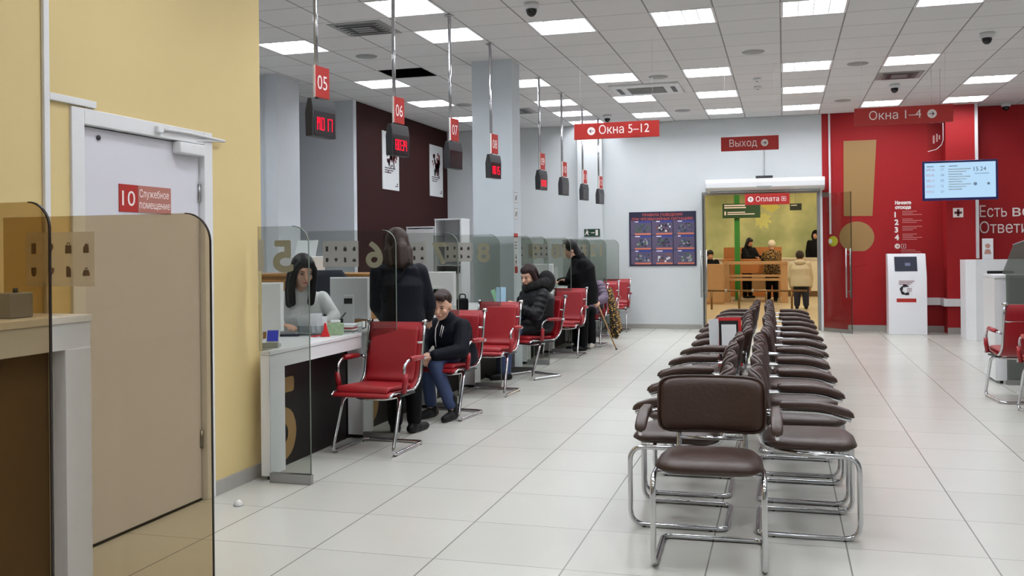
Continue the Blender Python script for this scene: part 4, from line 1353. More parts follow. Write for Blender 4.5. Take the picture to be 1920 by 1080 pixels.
def sleeves(mb, J, r0=.068, r1=.056, r2=.045, stop=.90, puffy=0):
    s = J['_s']
    for q in 'lr':
        S, E_, W_ = V(J['s' + q]), V(J['e' + q]), V(J['w' + q])
        We = E_.lerp(W_, stop)
        if not puffy:
            mb.cap(S, r0 * s, E_, r1 * s); mb.cap(E_, r1 * s, We, r2 * s)
        else:
            for a, b, ra, rb in ((S, E_, r0, r1), (E_, We, r1, r2)):
                for k in range(puffy):
                    u = (k + .5) / puffy
                    c = a.lerp(b, u); d = (b - a).normalized()
                    R = d.to_track_quat('Z', 'Y').to_matrix()
                    r = ra + (rb - ra) * u
                    mb.ell(c, (r * s, r * s, (b - a).length / puffy * .72), R, 14, 10)
                mb.cap(a, ra * s * .85, b, rb * s * .85)
def torso(mb, J, grow=.03, hem=0.0, flare=.02, power=2.4, collar=True):
    s = J['_s']; N, Cc, Pv = V(J['neck']), V(J['chest']), V(J['pelvis'])
    u0 = (Cc - Pv).normalized(); u1 = (N - Cc).normalized(); M1 = (V(J['sl']) + V(J['sr'])) / 2
    ring, w_ = J['_ring'], J['_w']
    rr = []
    if hem:
        hd = V(J.get('hemdir', (0, 0, -1)))
        c = Pv + hd * hem
        rr.append(ring(c, w_ * .95 + grow + flare, .12 * s + grow + flare, u0))
    rr += [ring(Pv, w_ * .95 + grow + flare * .5, .125 * s + grow, u0), ring(Pv.lerp(Cc, .45), w_ * .86 + grow, .112 * s + grow, u0), ring(Cc, w_ * .96 + grow, .12 * s + grow, u1), ring(M1 + u1 * .015 * s, w_ * .90 + grow * .5, .095 * s + grow * .5, u1)]
    if collar:
        rr += [ring(N + u1 * .0, .075 * s, .07 * s, u1), ring(N + u1 * .035 * s, .066 * s, .064 * s, u1)]
    mb.loft(rr, 24, power)
def legs(mb, J, r=(.098, .070, .055), stop=.96):
    s = J['_s']
    for q in 'lr':
        Hh, K, A = V(J['h' + q]), V(J['k' + q]), V(J['a' + q])
        mb.cap(Hh, r[0] * s, K, r[1] * s); mb.cap(K, r[1] * s, K.lerp(A, stop), r[2] * s)
    Pv = V(J['pelvis'])
    mb.cap(V(J['hl']).lerp(Pv, .3), .10 * s, V(J['hr']).lerp(Pv, .3), .10 * s)
def shoes(J, m, nm='shoe', boot=0):
    s = J['_s']
    for q in 'lr':
        A = V(J['a' + q]); fd = V((J['f' + q][0], J['f' + q][1], 0)).normalized()
        b = MB()
        z = J['_base'].z
        c0 = V((A.x, A.y, z + .036 * s))
        b.cap(c0 - fd * .045 * s, .036 * s, c0 + fd * .05 * s, .040 * s).cap(c0 + fd * .05 * s, .040 * s, c0 + fd * .155 * s - V((0, 0, .006 * s)), .030 * s)
        b.cap(c0 - fd * .015, .042 * s, A + V((0, 0, .02 + boot)), .045 * s)
        organic(nm, b, m, J['_t'], .009, 2, J['_base'])
        o = J['_t'].children[-1]
        for v in o.data.vertices:
            if v.co.z < .006: v.co.z = .001
def hair(J, fn, m, nm='hair', vox=.008, smooth=2):
    b = MB(); fn(b); return organic(nm, b, m, J['_t'], vox, smooth, J['_base'])
def garment(J, nm, m, fn, vox=.010, smooth=3):
    b = MB(); fn(b); return organic(nm, b, m, J['_t'], vox, smooth, J['_base'])
def cap_hair(b, J, back=.0, thick=1.0):
    """skull cap of hair leaving the face free"""
    hp, RH, s = J['_hp'], J['_RH'], J['_s']
    b.ell(hp(0, -.022, .036), (.084 * s * thick, .092 * s * thick, .094 * s * thick), RH, 20, 14)
    b.ell(hp(0, .012, .072), (.070 * s, .080 * s, .055 * s), RH, 18, 10)
def strands(b, J, pts, r0, r1):
    hp, s = J['_hp'], J['_s']
    for p, q in zip(pts[:-1], pts[1:]):
        b.cap(hp(*p), r0 * s, hp(*q), r1 * s, 10)

# --- clerk in white at the first window
J = dict(head=(-3.60, 6.66, 1.272), face=(.72, -.70), down=.34, neck=(-3.665, 6.745, 1.135), chest=(-3.71, 6.80, .95), pelvis=(-3.80, 6.93, .57),
         sl=(-3.545, 6.87, 1.045), sr=(-3.865, 6.70, 1.045), el=(-3.42, 6.83, .91), er=(-3.875, 6.50, .88), wl=(-3.40, 6.68, .87), wr=(-3.64, 6.40, .868),
         hl=(-3.73, 6.95, .53), hr=(-3.89, 6.87, .53), kl=(-3.66, 6.60, .55), kr=(-3.82, 6.50, .55), al=(-3.68, 6.65, .10), ar=(-3.84, 6.55, .10), fl=(.4, -.9), fr=(.4, -.9), curl=.35)
person('person', 'person with long dark hair and white turtleneck sitting behind the first window desk', (-3.75, 6.75, 0), J)
def fn(b): torso(b, J, .022, .05, .0); sleeves(b, J, .060, .050, .036, .97); N = V(J['neck']); b.cap(N - V((0, 0, .01)), .064, N.lerp(V(J['head']), .42), .060)
garment(J, 'turtleneck', M_KNIT, fn, .009, 3)
def fn(b):
    cap_hair(b, J, thick=1.05)
    for q in (-1, 1):
        strands(b, J, [(q * .035, .055, .075), (q * .072, .040, .02), (q * .084, .028, -.06), (q * .086, .03, -.15), (q * .075, .045, -.25)], .030, .030)
        strands(b, J, [(q * .06, -.01, .05), (q * .086, -.012, -.04), (q * .092, -.005, -.15), (q * .084, .01, -.27)], .036, .034)
        strands(b, J, [(q * .05, -.05, .0), (q * .07, -.055, -.12), (q * .07, -.04, -.26)], .045, .038)
hair(J, fn, M_HAIRD)
garment(J, 'trousers', M_BLKC, lambda b: legs(b, J), .014)
shoes(J, M_SHOE)

# --- standing woman in navy at the second window, seen from behind
J = dict(head=(-2.905, 6.885, 1.462), face=(-.6, .8), down=.30, neck=(-2.880, 6.865, 1.325), chest=(-2.870, 6.875, 1.15), pelvis=(-2.855, 6.885, .86),
         sl=(-3.015, 6.80, 1.245), sr=(-2.750, 6.945, 1.245), el=(-3.055, 6.850, .99), er=(-2.700, 7.020, .99), wl=(-3.075, 7.040, .87), wr=(-2.775, 7.200, .88),
         hl=(-2.935, 6.840, .84), hr=(-2.795, 6.920, .84), kl=(-2.915, 6.850, .47), kr=(-2.795, 6.940, .47), al=(-2.905, 6.820, .09), ar=(-2.785, 6.910, .09), fl=(-.3, .95), fr=(.25, .97), curl=.5)
person('person', 'standing person in dark navy jacket with brown hair, seen from behind at the second window', (-2.90, 6.95, 0), J, face=True)
def fn(b):
    torso(b, J, .035, .13, .0); sleeves(b, J, .078, .066, .050, .95)
    N = V(J['neck']); b.loft([(N + V((.02, -.05, -.10)), V((.15, .06, 0)), V((.02, -.05, 0))), (N + V((.02, -.055, -.04)), V((.13, .06, 0)), V((.03, -.055, 0))), (N + V((.01, -.03, .03)), V((.085, .03, 0)), V((-.04, .07, 0)))], 18)
garment(J, 'jacket', M_NAVY, fn)
def fn(b):
    cap_hair(b, J, thick=1.08)
    strands(b, J, [(0, -.05, .04), (0, -.085, -.06), (0, -.085, -.17)], .065, .058)
    for q in (-1, 1):
        strands(b, J, [(q * .05, -.02, .03), (q * .075, -.03, -.06), (q * .07, -.04, -.17)], .042, .036)
hair(J, fn, M_HAIRB)
garment(J, 'trousers', M_BLKC, lambda b: legs(b, J, (.10, .072, .06)), .012)
shoes(J, M_SHOE)
garment(J, 'bag_strap', M_BLKC, lambda b: b.tube([V((-2.755, 6.780, 1.33)), V((-2.815, 6.710, 1.20)), V((-2.935, 6.690, 1.02))], .010, 8), .006, 0)

# --- boy on the second chair
J = dict(head=(-2.785, 7.565, .955), face=(-.02, -1), down=.30, roll=.05, neck=(-2.765, 7.645, .825), chest=(-2.755, 7.72, .70), pelvis=(-2.74, 7.77, .535),
         sl=(-2.625, 7.63, .765), sr=(-2.905, 7.73, .765), el=(-2.60, 7.52, .575), er=(-2.99, 7.60, .58), wl=(-2.80, 7.385, .545), wr=(-2.915, 7.43, .56),
         hl=(-2.675, 7.72, .53), hr=(-2.82, 7.78, .53), kl=(-2.80, 7.42, .465), kr=(-2.915, 7.50, .465), al=(-2.68, 7.50, .09), ar=(-2.895, 7.58, .09), fl=(-.1, -1), fr=(-.3, -.95), curl=.9, hdl=(-.9, -.25, -.15), hdr=(.5, -.5, -.45), pnl=(.1, .5, -.8), pnr=(.2, .4, -.9), brow=M_HAIRB)
person('person', 'small person in black zip jacket and jeans sitting on a red chair, looking down', (-2.78, 7.6, 0), J, s=1.0, vox=.007)
def fn(b):
    torso(b, J, .040, .10, .02); sleeves(b, J, .074, .066, .050, .93)
    N = V(J['neck']); b.cap(N - V((0, 0, .02)), .075, N + V((-.012, -.025, .03)), .068)
garment(J, 'jacket', M_NAVY, fn, .009)
def fn(b):
    hp, RH = J['_hp'], J['_RH']
    b.ell(hp(0, -.022, .046), (.081, .090, .088), RH, 20, 12)
    b.ell(hp(0, .035, .088), (.066, .058, .036), RH, 16, 10)
    for q in (-.05, -.025, 0, .025, .05): b.cap(hp(q, .05, .095), .022, hp(q * 1.15 + .012, .088, .082 - abs(q) * .3), .011, 8)
hair(J, fn, M_HAIRB, vox=.007)
garment(J, 'jeans', M_JEAN, lambda b: legs(b, J, (.085, .066, .052), .9), .010)
shoes(J, M_SHOE, 'boot', .07)
bs = J['_base']
zb = MB().tube([V(p) - bs for p in [(-2.805, 7.553, .835), (-2.83, 7.53, .76), (-2.835, 7.525, .68), (-2.83, 7.53, .60)]], .0042, 6)
zb.build('zipper', M_SIGNW, J['_t'])
for k in (0, 1):
    MB().tube([V((-2.765 + .014 * k, 7.508 - .001 * k, .79 - .01 * k)) - bs, V((-2.785 + .014 * k, 7.498, .70 - .01 * k)) - bs], .003, 6).build('reflective_stripe', M_SIGNW, J['_t'])

# --- woman in a black puffer coat at the fourth window
J = dict(head=(-2.715, 10.17, 1.13), face=(-.48, -.88), down=.38, neck=(-2.665, 10.225, 1.005), chest=(-2.645, 10.255, .85), pelvis=(-2.665, 10.285, .55),
         sl=(-2.545, 10.10, .925), sr=(-2.79, 10.36, .925), el=(-2.58, 9.97, .70), er=(-2.90, 10.27, .69), wl=(-2.80, 9.97, .805), wr=(-2.93, 10.07, .79),
         hl=(-2.62, 10.21, .545), hr=(-2.74, 10.34, .545), kl=(-2.92, 9.98, .52), kr=(-3.0, 10.16, .52), al=(-2.93, 9.93, .09), ar=(-3.03, 10.12, .09), fl=(-.85, -.5), fr=(-.85, -.5), curl=.6, hdl=(-.9, .1, .35), pnl=(0, .5, -.8))
person('person', 'person in black puffer coat with fur hood and jeans, seated and looking down', (-2.78, 10.1, 0), J)
def fn(b):
    torso(b, J, .055, 0, .0); sleeves(b, J, .082, .072, .056, .92, puffy=4)
    ring = J['_ring']; P_ = V(J['pelvis']); C_ = V(J['chest']); u0 = (C_ - P_).normalized()
    for k in range(5):
        c = P_.lerp(C_, -.1 + .28 * k)
        b.loft([ring(c - u0 * .04, .19, .14, u0), ring(c, .232 - .004 * k, .178, u0), ring(c + u0 * .04, .19, .14, u0)], 20)
    for q in 'lr':
        b.cap(V(J['h' + q]), .115, V(J['h' + q]).lerp(V(J['k' + q]), .45), .10)
garment(J, 'puffer_coat', M_PUFF, fn, .011, 2)
def fn(b):
    N = V(J['neck'])
    for k in range(14):
        a = 2 * PI * k / 14
        b.ell(N + V((.02 + .115 * math.cos(a), .02 + .10 * math.sin(a), .015 + .03 * math.cos(a))), (.062, .058, .058))
    b.ell(N + V((.115, .075, .05)), (.105, .10, .13)); b.ell(N + V((.07, .10, .0)), (.12, .09, .10))
garment(J, 'fur_hood', M_FUR, fn, .011, 1)
def fn(b):
    cap_hair(b, J, thick=1.04)
    for q in (-1, 1):
        strands(b, J, [(q * .058, .005, .05), (q * .082, -.002, -.05), (q * .080, .015, -.15)], .034, .032)
    strands(b, J, [(0, -.06, .0), (0, -.07, -.12)], .07, .06)
hair(J, fn, M_HAIRR)
garment(J, 'jeans', M_JEAN, lambda b: legs(b, J, (.092, .072, .066)), .012)
shoes(J, M_SHOE)

# --- stooping person in a long dark coat
J = dict(head=(-2.86, 12.950, 1.415), face=(-.92, -.4), down=.35, neck=(-2.79, 12.980, 1.295), chest=(-2.73, 13.000, 1.12), pelvis=(-2.70, 13.020, .84),
         sl=(-2.665, 12.850, 1.205), sr=(-2.80, 13.150, 1.205), el=(-2.70, 12.840, .97), er=(-2.90, 13.140, .97), wl=(-2.88, 12.850, .985), wr=(-3.04, 13.040, .96),
         hl=(-2.68, 12.950, .82), hr=(-2.74, 13.090, .82), kl=(-2.69, 12.970, .46), kr=(-2.78, 13.120, .46), al=(-2.70, 12.980, .09), ar=(-2.80, 13.120, .09), fl=(-.6, -.8), fr=(-.8, -.5))
person('person', 'stooping person in a long black hooded coat standing behind the red chairs', (-2.74, 13.1, 0), J, vox=.011)
def fn(b):
    torso(b, J, .085, .20, .0); sleeves(b, J, .084, .074, .056, .93)
    N = V(J['neck']); b.loft([(N + V((.08, .03, -.10)), V((.06, .02, 0)), V((-.05, .13, 0))), (N + V((.075, .03, -.03)), V((.07, .02, .02)), V((-.05, .12, 0))), (N + V((.02, .01, .05)), V((.08, .03, .03)), V((-.03, .09, 0)))], 18)
garment(J, 'coat', M_BLKC, fn)
def fn(b):
    hp, RH = J['_hp'], J['_RH']
    cap_hair(b, J, thick=1.1); strands(b, J, [(0, -.05, .0), (0, -.075, -.12)], .07, .07)
hair(J, fn, M_HAIRD)
garment(J, 'trousers', M_BLKC, lambda b: legs(b, J, (.10, .08, .07)), .013)
shoes(J, M_SHOE)

# --- seated person with a cane
J = dict(head=(-2.80, 13.600, 1.09), face=(-.2, -1), down=.3, neck=(-2.77, 13.660, .965), chest=(-2.76, 13.720, .80), pelvis=(-2.78, 13.800, .54),
         sl=(-2.585, 13.670, .885), sr=(-2.94, 13.710, .885), el=(-2.50, 13.560, .70), er=(-3.0, 13.560, .70), wl=(-2.552, 13.380, .665), wr=(-2.92, 13.390, .62),
         hl=(-2.70, 13.760, .54), hr=(-2.86, 13.780, .54), kl=(-2.68, 13.380, .50), kr=(-2.90, 13.400, .50), al=(-2.66, 13.400, .09), ar=(-2.90, 13.400, .09), fl=(.1, -1), fr=(-.1, -1), curl=.95, hdl=(.05, -1, -.25), pnl=(-.6, 0, -.7))
person('person', 'seated person in a purple quilted coat leaning on a wooden cane', (-2.76, 13.65, 0), J, vox=.009)
def fn(b):
    torso(b, J, .055, 0, .0); sleeves(b, J, .088, .076, .062, .92, puffy=4)
    for q in 'lr': b.cap(V(J['h' + q]), .115, V(J['h' + q]).lerp(V(J['k' + q]), .6), .095)
garment(J, 'coat', M_PURP, fn, .011, 2)
hair(J, lambda b: cap_hair(b, J, thick=1.08), mat('grey_knit', (110, 104, 108), .9, bump=.4), 'knit_hat', .011)
garment(J, 'trousers', M_BLKC, lambda b: legs(b, J, (.095, .078, .068)), .013)
shoes(J, mat('shoe_pale', (190, 182, 172), .6))
t = thing('walking_cane', 'wooden walking cane held by the person in the purple coat', 'cane', (-2.42, 13.28, 0))
MB().tube([V((.152, .052, .02)) * 1 + V((-2.264 - .152 + 2.42, 13.18 - .052 - 13.28, -.02)), V((-.135, .062, .635))], [.009, .011], 10).build('shaft', mat('cane_wood', (150, 112, 66), .5), t)
MB().tube(fillet([V((-.135, .062, .635)), V((-.15, .075, .66)), V((-.13, .13, .655))], .02, 4), .012, 8).build('handle', mat('cane_handle', (120, 84, 46), .5), t)
MB().cyl((.156, -.1, 0), (.150, -.096, .02), .013, 10).build('rubber_tip', M_BLACK, t)
# leopard print scarf hanging over the chair arm
m = bpy.data.materials.new('leopard_cloth'); m.use_nodes = True
nt = m.node_tree; vo = nt.nodes.new('ShaderNodeTexVoronoi'); vo.inputs['Scale'].default_value = 30; vo.feature = 'DISTANCE_TO_EDGE'
cr = nt.nodes.new('ShaderNodeValToRGB'); cr.color_ramp.elements[0].color = lin((24, 18, 14)) + (1,); cr.color_ramp.elements[1].color = lin((196, 150, 70)) + (1,)
cr.color_ramp.elements[0].position = .17; cr.color_ramp.elements[1].position = .24
tc = nt.nodes.new('ShaderNodeTexCoord'); nt.links.new(tc.outputs['Object'], vo.inputs['Vector'])
nt.links.new(vo.outputs['Distance'], cr.inputs[0]); nt.links.new(cr.outputs[0], nt.nodes['Principled BSDF'].inputs['Base Color'])
nt.nodes['Principled BSDF'].inputs['Roughness'].default_value = .85
M_LEO = m
sc_ = MB()
rnd = random.Random(11)
for k in range(14):
    yy = -.13 + .02 * k
    z0 = .06 + .10 * rnd.random(); z1 = .70 + .06 * rnd.random()
    sc_.cap((.01 + .10 * rnd.random(), yy, z0), .024 + .01 * rnd.random(), (.01 + .05 * (k % 2), yy * .8 + .01, .42), .034, 10)
    sc_.cap((.01 + .05 * (k % 2), yy * .8 + .01, .42), .034, (-.03, yy * .62 + .02, z1), .034, 10)
t = thing('leopard_scarf', 'leopard print scarf hanging over the arm of the chair beside the cane', 'scarf', (-2.425, 13.74, .06))
organic('cloth', sc_, M_LEO, t, .010, 2)
# papers in the seated woman's hands
t = thing('documents', 'open papers and green folder held by the person in the black puffer coat', 'documents', (-2.93, 9.98, .70))
MB().obox((0, 0, .03), (.20, .15, .006), rot('Y', .35) @ rot('X', .3)).build('folder', mat('folder_green', (90, 130, 116), .6), t)
MB().obox((.005, 0, .04), (.17, .13, .006), rot('Y', .35) @ rot('X', .3)).build('sheet', M_PAPER, t)
t = thing('document_case', 'blue plastic document case lying on the lap of the person in puffer coat', 'document case', (-2.865, 10.04, .665))
MB().obox((0, 0, 0), (.16, .12, .012), rot('Z', .6) @ rot('Y', -.05)).build('case', mat('case_blue', (60, 80, 190), .4), t)
# ------------------------------------------------------------------ things on the desks
def monitor(name, label, loc, rz, w=.37, h=.33, sticker=True):
    t = thing(name, label, 'monitor', loc, rz)
    MB().prism([(-w / 2, -.005), (w / 2, -.005), (w * .46, -.035), (-w * .46, -.035)], (0, 0, .07), X_, Y_, V((0, 0, h))).build('casing', M_WHITEP, t, bevel=.004)
    MB().box(-w / 2, w / 2, -.006, .014, .065, .075 + h).build('bezel', M_WHITEP, t, bevel=.003)
    MB().box(-w / 2 + .018, w / 2 - .018, .0145, .0155, .085, .055 + h).build('screen', mat('screen_off', (60, 66, 80), .2), t)
    MB().box(-.045, .045, -.055, -.034, .02, .26).build('stand', M_WHITEP, t, bevel=.004)
    MB().lathe([(.11, 0), (.11, .008), (.04, .016), (.03, .03)], (0, -.03, 0), 24).build('foot', M_WHITEP, t)
    if sticker:
        MB().box(-.035, .035, -.0565, -.0555, .19, .235).build('label', M_BLACK, t)
    MB().tube([(-.02, -.058, .12), (-.05, -.075, .08), (-.05, -.075, .02), (-.02, -.09, .008)], .004, 6).build('cable', M_BLACK, t)
    return t
Zd = .8025
monitor('monitor', 'white monitor seen from behind, partly hidden by the yellow wall corner', (-3.50, 5.82, Zd), .35, .36)
monitor('monitor', 'white monitor seen from behind beside the standing person in navy', (-3.40, 7.08, Zd), .12, .34)
monitor('monitor', 'white monitor seen from behind above the small seated person', (-3.30, 8.86, Zd), .10, .36)
monitor('monitor', 'white monitor behind the person in the puffer coat', (-3.42, 11.75, Zd), .2, .42)
monitor('monitor', 'white monitor beside the stooping person', (-3.40, 13.3, Zd), .3, .42)
t = thing('payment_terminal', 'grey card terminal with blue screen on the desk beside the yellow wall', 'terminal', (-3.185, 5.47, Zd), .35)
MB().prism([(-.06, 0), (.06, 0), (.06, .02), (-.06, .035)], (-.05, 0, 0), Y_, Z_, V((.10, 0, 0))).build('base', mat('device_grey', (168, 168, 160), .5), t, bevel=.004)
scr = MB().obox((0, .045, .07), (.085, .012, .09), rot('X', -.35)).build('display', M_WHITEP, t)
MB().obox((0, .0375, .071), (.07, .002, .072), rot('X', -.35)).build('screen', emit('terminal_blue', (70, 80, 200), .7), scr)
t = thing('paper_tray', 'clear tray of white papers on the first window desk', 'paper tray', (-3.36, 6.33, Zd), .3)
MB().box(-.09, .09, -.05, .05, 0, .006).box(-.09, .09, -.05, -.046, 0, .07).box(-.09, .09, .046, .05, 0, .07).box(-.09, -.086, -.05, .05, 0, .07).box(.086, .09, -.05, .05, 0, .07).build('tray', glass('tray_clear', (.8, .82, .82)), t)
for k in range(4):
    MB().obox((-.045 + .035 * k, .0 + .008 * k, .075 + .012 * (k % 3)), (.11, .004, .12), rot('Z', .25 * k - .4) @ rot('X', .25 - .1 * k)).build('sheet', M_PAPER, t)
t = thing('pen_tray', 'dark flat pen box lying on the first window desk', 'pen box', (-3.47, 6.20, Zd), .35)
MB().box(-.075, .075, -.02, .02, 0, .018).build('body', mat('box_navy', (28, 32, 50), .5), t, bevel=.003)
MB().box(-.075, .075, -.0205, .0205, .012, .0135).build('lid_seam', M_BLACK, t)
t = thing('stapler', 'red stapler standing on the first window desk', 'stapler', (-3.19, 6.22, Zd), .5)
MB().prism([(-.035, 0), (.035, 0), (.02, .05), (.008, .10), (-.004, .10), (-.012, .05)], (0, -.02, 0), X_, Z_, V((0, .04, 0))).build('body', mat('stapler_red', (190, 20, 26), .4), t, bevel=.005)
MB().tube([(-.035, 0, .01), (-.07, -.01, .006), (-.10, .01, .006)], .005, 6).build('cord', mat('stapler_red', (190, 20, 26)), t)
t = thing('tissue_box', 'green and white patterned box on the first window desk', 'box', (-3.185, 6.38, Zd), .3)
MB().box(-.055, .055, -.04, .04, 0, .085).build('carton', mat('carton_green', (150, 176, 140), .6, var=.35, scale=30), t, bevel=.004)
MB().box(-.035, .035, -.015, .015, .0855, .11).build('tissue', M_PAPER, t, bevel=.006)
t = thing('document_stack', 'stack of papers and folders by the glass on the first window desk', 'papers', (-3.17, 6.50, Zd), .1)
for k in range(6):
    MB().obox((.006 * (k % 3 - 1), .004 * (k % 2), .006 + .012 * k), (.17, .10, .010), rot('Z', .12 * (k % 3 - 1))).build('folder', [M_PAPER, mat('folder_grey', (120, 122, 118), .6), M_PAPER, mat('folder_red', (150, 60, 56), .6), M_PAPER, M_PAPER][k], t)
t = thing('glass_carafe', 'small glass jug with black handle on the second window desk', 'jug', (-3.15, 6.70, Zd))
MB().lathe([(.03, .0), (.032, .05), (.026, .09), (.028, .10)], (0, 0, 0), 20).build('jug', glass('jug_glass', (.86, .88, .88)), t)
MB().tube([(.028, 0, .09), (.06, 0, .085), (.06, 0, .03), (.033, 0, .02)], .005, 6).build('handle', M_BLACK, t)
t = thing('desk_phone', 'black desk phone on the third window desk', 'telephone', (-3.20, 8.62, Zd), .4)
MB().prism([(-.08, 0), (.08, 0), (.08, .07), (-.08, .03)], (-.08, 0, 0), Y_, Z_, V((.16, 0, 0))).build('base', M_BLACK, t, bevel=.005)
MB().tube(fillet([(-.055, -.06, .06), (-.055, -.06, .075), (-.055, .07, .095), (-.055, .07, .08)], .02), .018, 8).build('handset', M_DARK, t)
t = thing('desk_bag', 'small black bag standing on the third window desk', 'bag', (-3.13, 9.10, Zd), .3)
MB().box(-.06, .06, -.04, .04, 0, .13).build('body', M_BLKC, t, bevel=.025, seg=3)
MB().tube(fillet([(-.03, 0, .12), (-.03, 0, .17), (.03, 0, .17), (.03, 0, .12)], .02), .006, 6).build('handle', M_BLKC, t)
t = thing('leaflet_stand', 'clear stand with green and blue leaflets on the fourth window desk', 'leaflet stand', (-3.11, 10.36, Zd), 0)
MB().box(-.09, .075, -.05, .05, 0, .01).build('base', glass('stand_clear', (.85, .9, .9)), t)
MB().obox((-.06, 0, .085), (.05, .006, .16), rot('Y', -.35) @ rot('Z', .4)).build('green_leaflet', mat('leaflet_green', (150, 196, 160), .6), t)
MB().obox((.015, -.01, .10), (.115, .006, .18), rot('X', -.06)).build('blue_leaflet', mat('leaflet_blue', (160, 192, 214), .5), t)
# staff furniture
t = thing('office_chair', 'dark navy office chair behind the clerk in white', 'office chair', (-3.86, 7.28, 0), PI + .1)
MB().loft([((0, -.24, .74), V((.21, 0, 0)), V((0, .03, 0))), ((0, -.27, .95), V((.235, 0, 0)), V((0, .035, 0))), ((0, -.29, 1.20), V((.21, 0, 0)), V((0, .03, 0))), ((0, -.29, 1.255), V((.17, 0, 0)), V((0, .02, 0)))], 24, 5).build('backrest', mat('office_fabric', (28, 31, 44), .8), t)
MB().loft([((0, 0, .44), V((.22, 0, 0)), V((0, .22, 0))), ((0, 0, .47), V((.24, 0, 0)), V((0, .23, 0))), ((0, 0, .505), V((.22, 0, 0)), V((0, .21, 0)))], 24, 4).build('seat', mat('office_fabric', (28, 31, 44)), t)
MB().cyl((0, 0, .10), (0, 0, .44), .025, 12).build('column', M_BLACK, t)
MB().tube([(0, -.2, .44), (0, -.3, .50), (0, -.315, .8)], .018, 8).build('back_support', M_BLACK, t)
for k in range(5):
    a = 2 * PI * k / 5
    MB().cyl((0, 0, .11), (.27 * math.cos(a), .27 * math.sin(a), .07), .018, 8, .012).build('leg', M_BLACK, t)
    MB().ell((.27 * math.cos(a), .27 * math.sin(a), .03), (.03, .03, .03)).build('castor', M_BLACK, t)
t = thing('sideboard', 'low oak sideboard behind the monitors of the first windows', 'sideboard', (-4.87, 7.95, 0))
MB().box(0, 1.25, 0, .4, 0, 1.19).build('body', M_WOOD, t, bevel=.003)
MB().box(-.02, 1.27, -.02, .42, 1.19, 1.215).build('top', M_WOOD, t, bevel=.003)
for k in range(3):
    d = MB().box(.02 + .41 * k, .40 + .41 * k, -.018, -.001, .05, 1.16).build('door', M_WOOD, t)
    MB().cyl((.36 + .41 * k, -.03, .6), (.36 + .41 * k, -.03, .72), .006, 8).build('handle', M_STEEL, d)
t = thing('printer', 'white printer with paper on the oak sideboard', 'printer', (-4.40, 8.12, 1.2155))
MB().box(-.18, .18, -.13, .13, 0, .16).build('body', M_WHITEP, t, bevel=.01)
MB().obox((0, .09, .22), (.22, .006, .20), rot('X', -.4)).build('paper', M_PAPER, t)
for i, (x0, x1, y, z, lab) in enumerate([(-5.90, -5.42, 14.4, 1.79, 'white office cabinet by the maroon wall'), (-5.41, -4.96, 14.4, 1.91, 'taller white open cabinet beside the maroon wall')]):
    t = thing('office_cabinet', lab, 'cabinet', (x0, y, 0), 0, 'white office cabinets')
    w_ = x1 - x0
    MB().box(0, .02, 0, .42, 0, z).box(w_ - .02, w_, 0, .42, 0, z).box(.02, w_ - .02, .40, .42, 0, z).box(.02, w_ - .02, 0, .40, 0, .08).build('carcass', M_WLAM, t)
    MB().box(-.005, w_ + .005, -.005, .425, z, z + .022).build('top', M_WLAM, t)
    for k in range(4):
        MB().box(.02, w_ - .02, .01, .40, .45 + .36 * k, .468 + .36 * k).build('shelf', M_WLAM, t)
    d = MB().box(.002, w_ - .002, -.018, -.001, .082, z * (.55 if i else .99)).build('door', M_WLAM, t)
    MB().cyl((w_ - .05, -.03, .8), (w_ - .05, -.03, .95), .006, 8).build('handle', M_STEEL, d)
t = thing('office_cabinet', 'long low grey-white cabinet along the back of the staff area', 'cabinet', (-4.7, 14.9, 0), 0, 'white office cabinets')
MB().box(0, 1.1, 0, .45, 0, 1.12).build('carcass', M_WLAM, t, bevel=.003)
for k in range(2):
    d = MB().box(.01 + .55 * k, .54 + .55 * k, -.018, -.001, .05, 1.09).build('door', M_WLAM, t)
    MB().cyl((.49 + .12 * k, -.03, .7), (.49 + .12 * k, -.03, .85), .006, 8).build('handle', M_STEEL, d)
t = thing('office_chair', 'black office chair behind the fourth window desk', 'office chair', (-4.15, 9.75, 0), PI - .3)
MB().loft([((0, -.24, .70), V((.20, 0, 0)), V((0, .03, 0))), ((0, -.27, .92), V((.225, 0, 0)), V((0, .035, 0))), ((0, -.29, 1.15), V((.18, 0, 0)), V((0, .03, 0)))], 24, 5).build('backrest', M_BLKC, t)
MB().loft([((0, 0, .44), V((.22, 0, 0)), V((0, .22, 0))), ((0, 0, .47), V((.24, 0, 0)), V((0, .23, 0))), ((0, 0, .505), V((.22, 0, 0)), V((0, .21, 0)))], 24, 4).build('seat', M_BLKC, t)
MB().tube([(0, -.2, .44), (0, -.3, .50), (0, -.315, .8)], .018, 8).build('back_support', M_BLACK, t)
MB().cyl((0, 0, .10), (0, 0, .44), .025, 12).build('column', M_BLACK, t)
for k in range(5):
    a = 2 * PI * k / 5
    MB().cyl((0, 0, .11), (.27 * math.cos(a), .27 * math.sin(a), .07), .018, 8, .012).build('leg', M_BLACK, t)
    MB().ell((.27 * math.cos(a), .27 * math.sin(a), .03), (.03, .03, .03)).build('castor', M_BLACK, t)

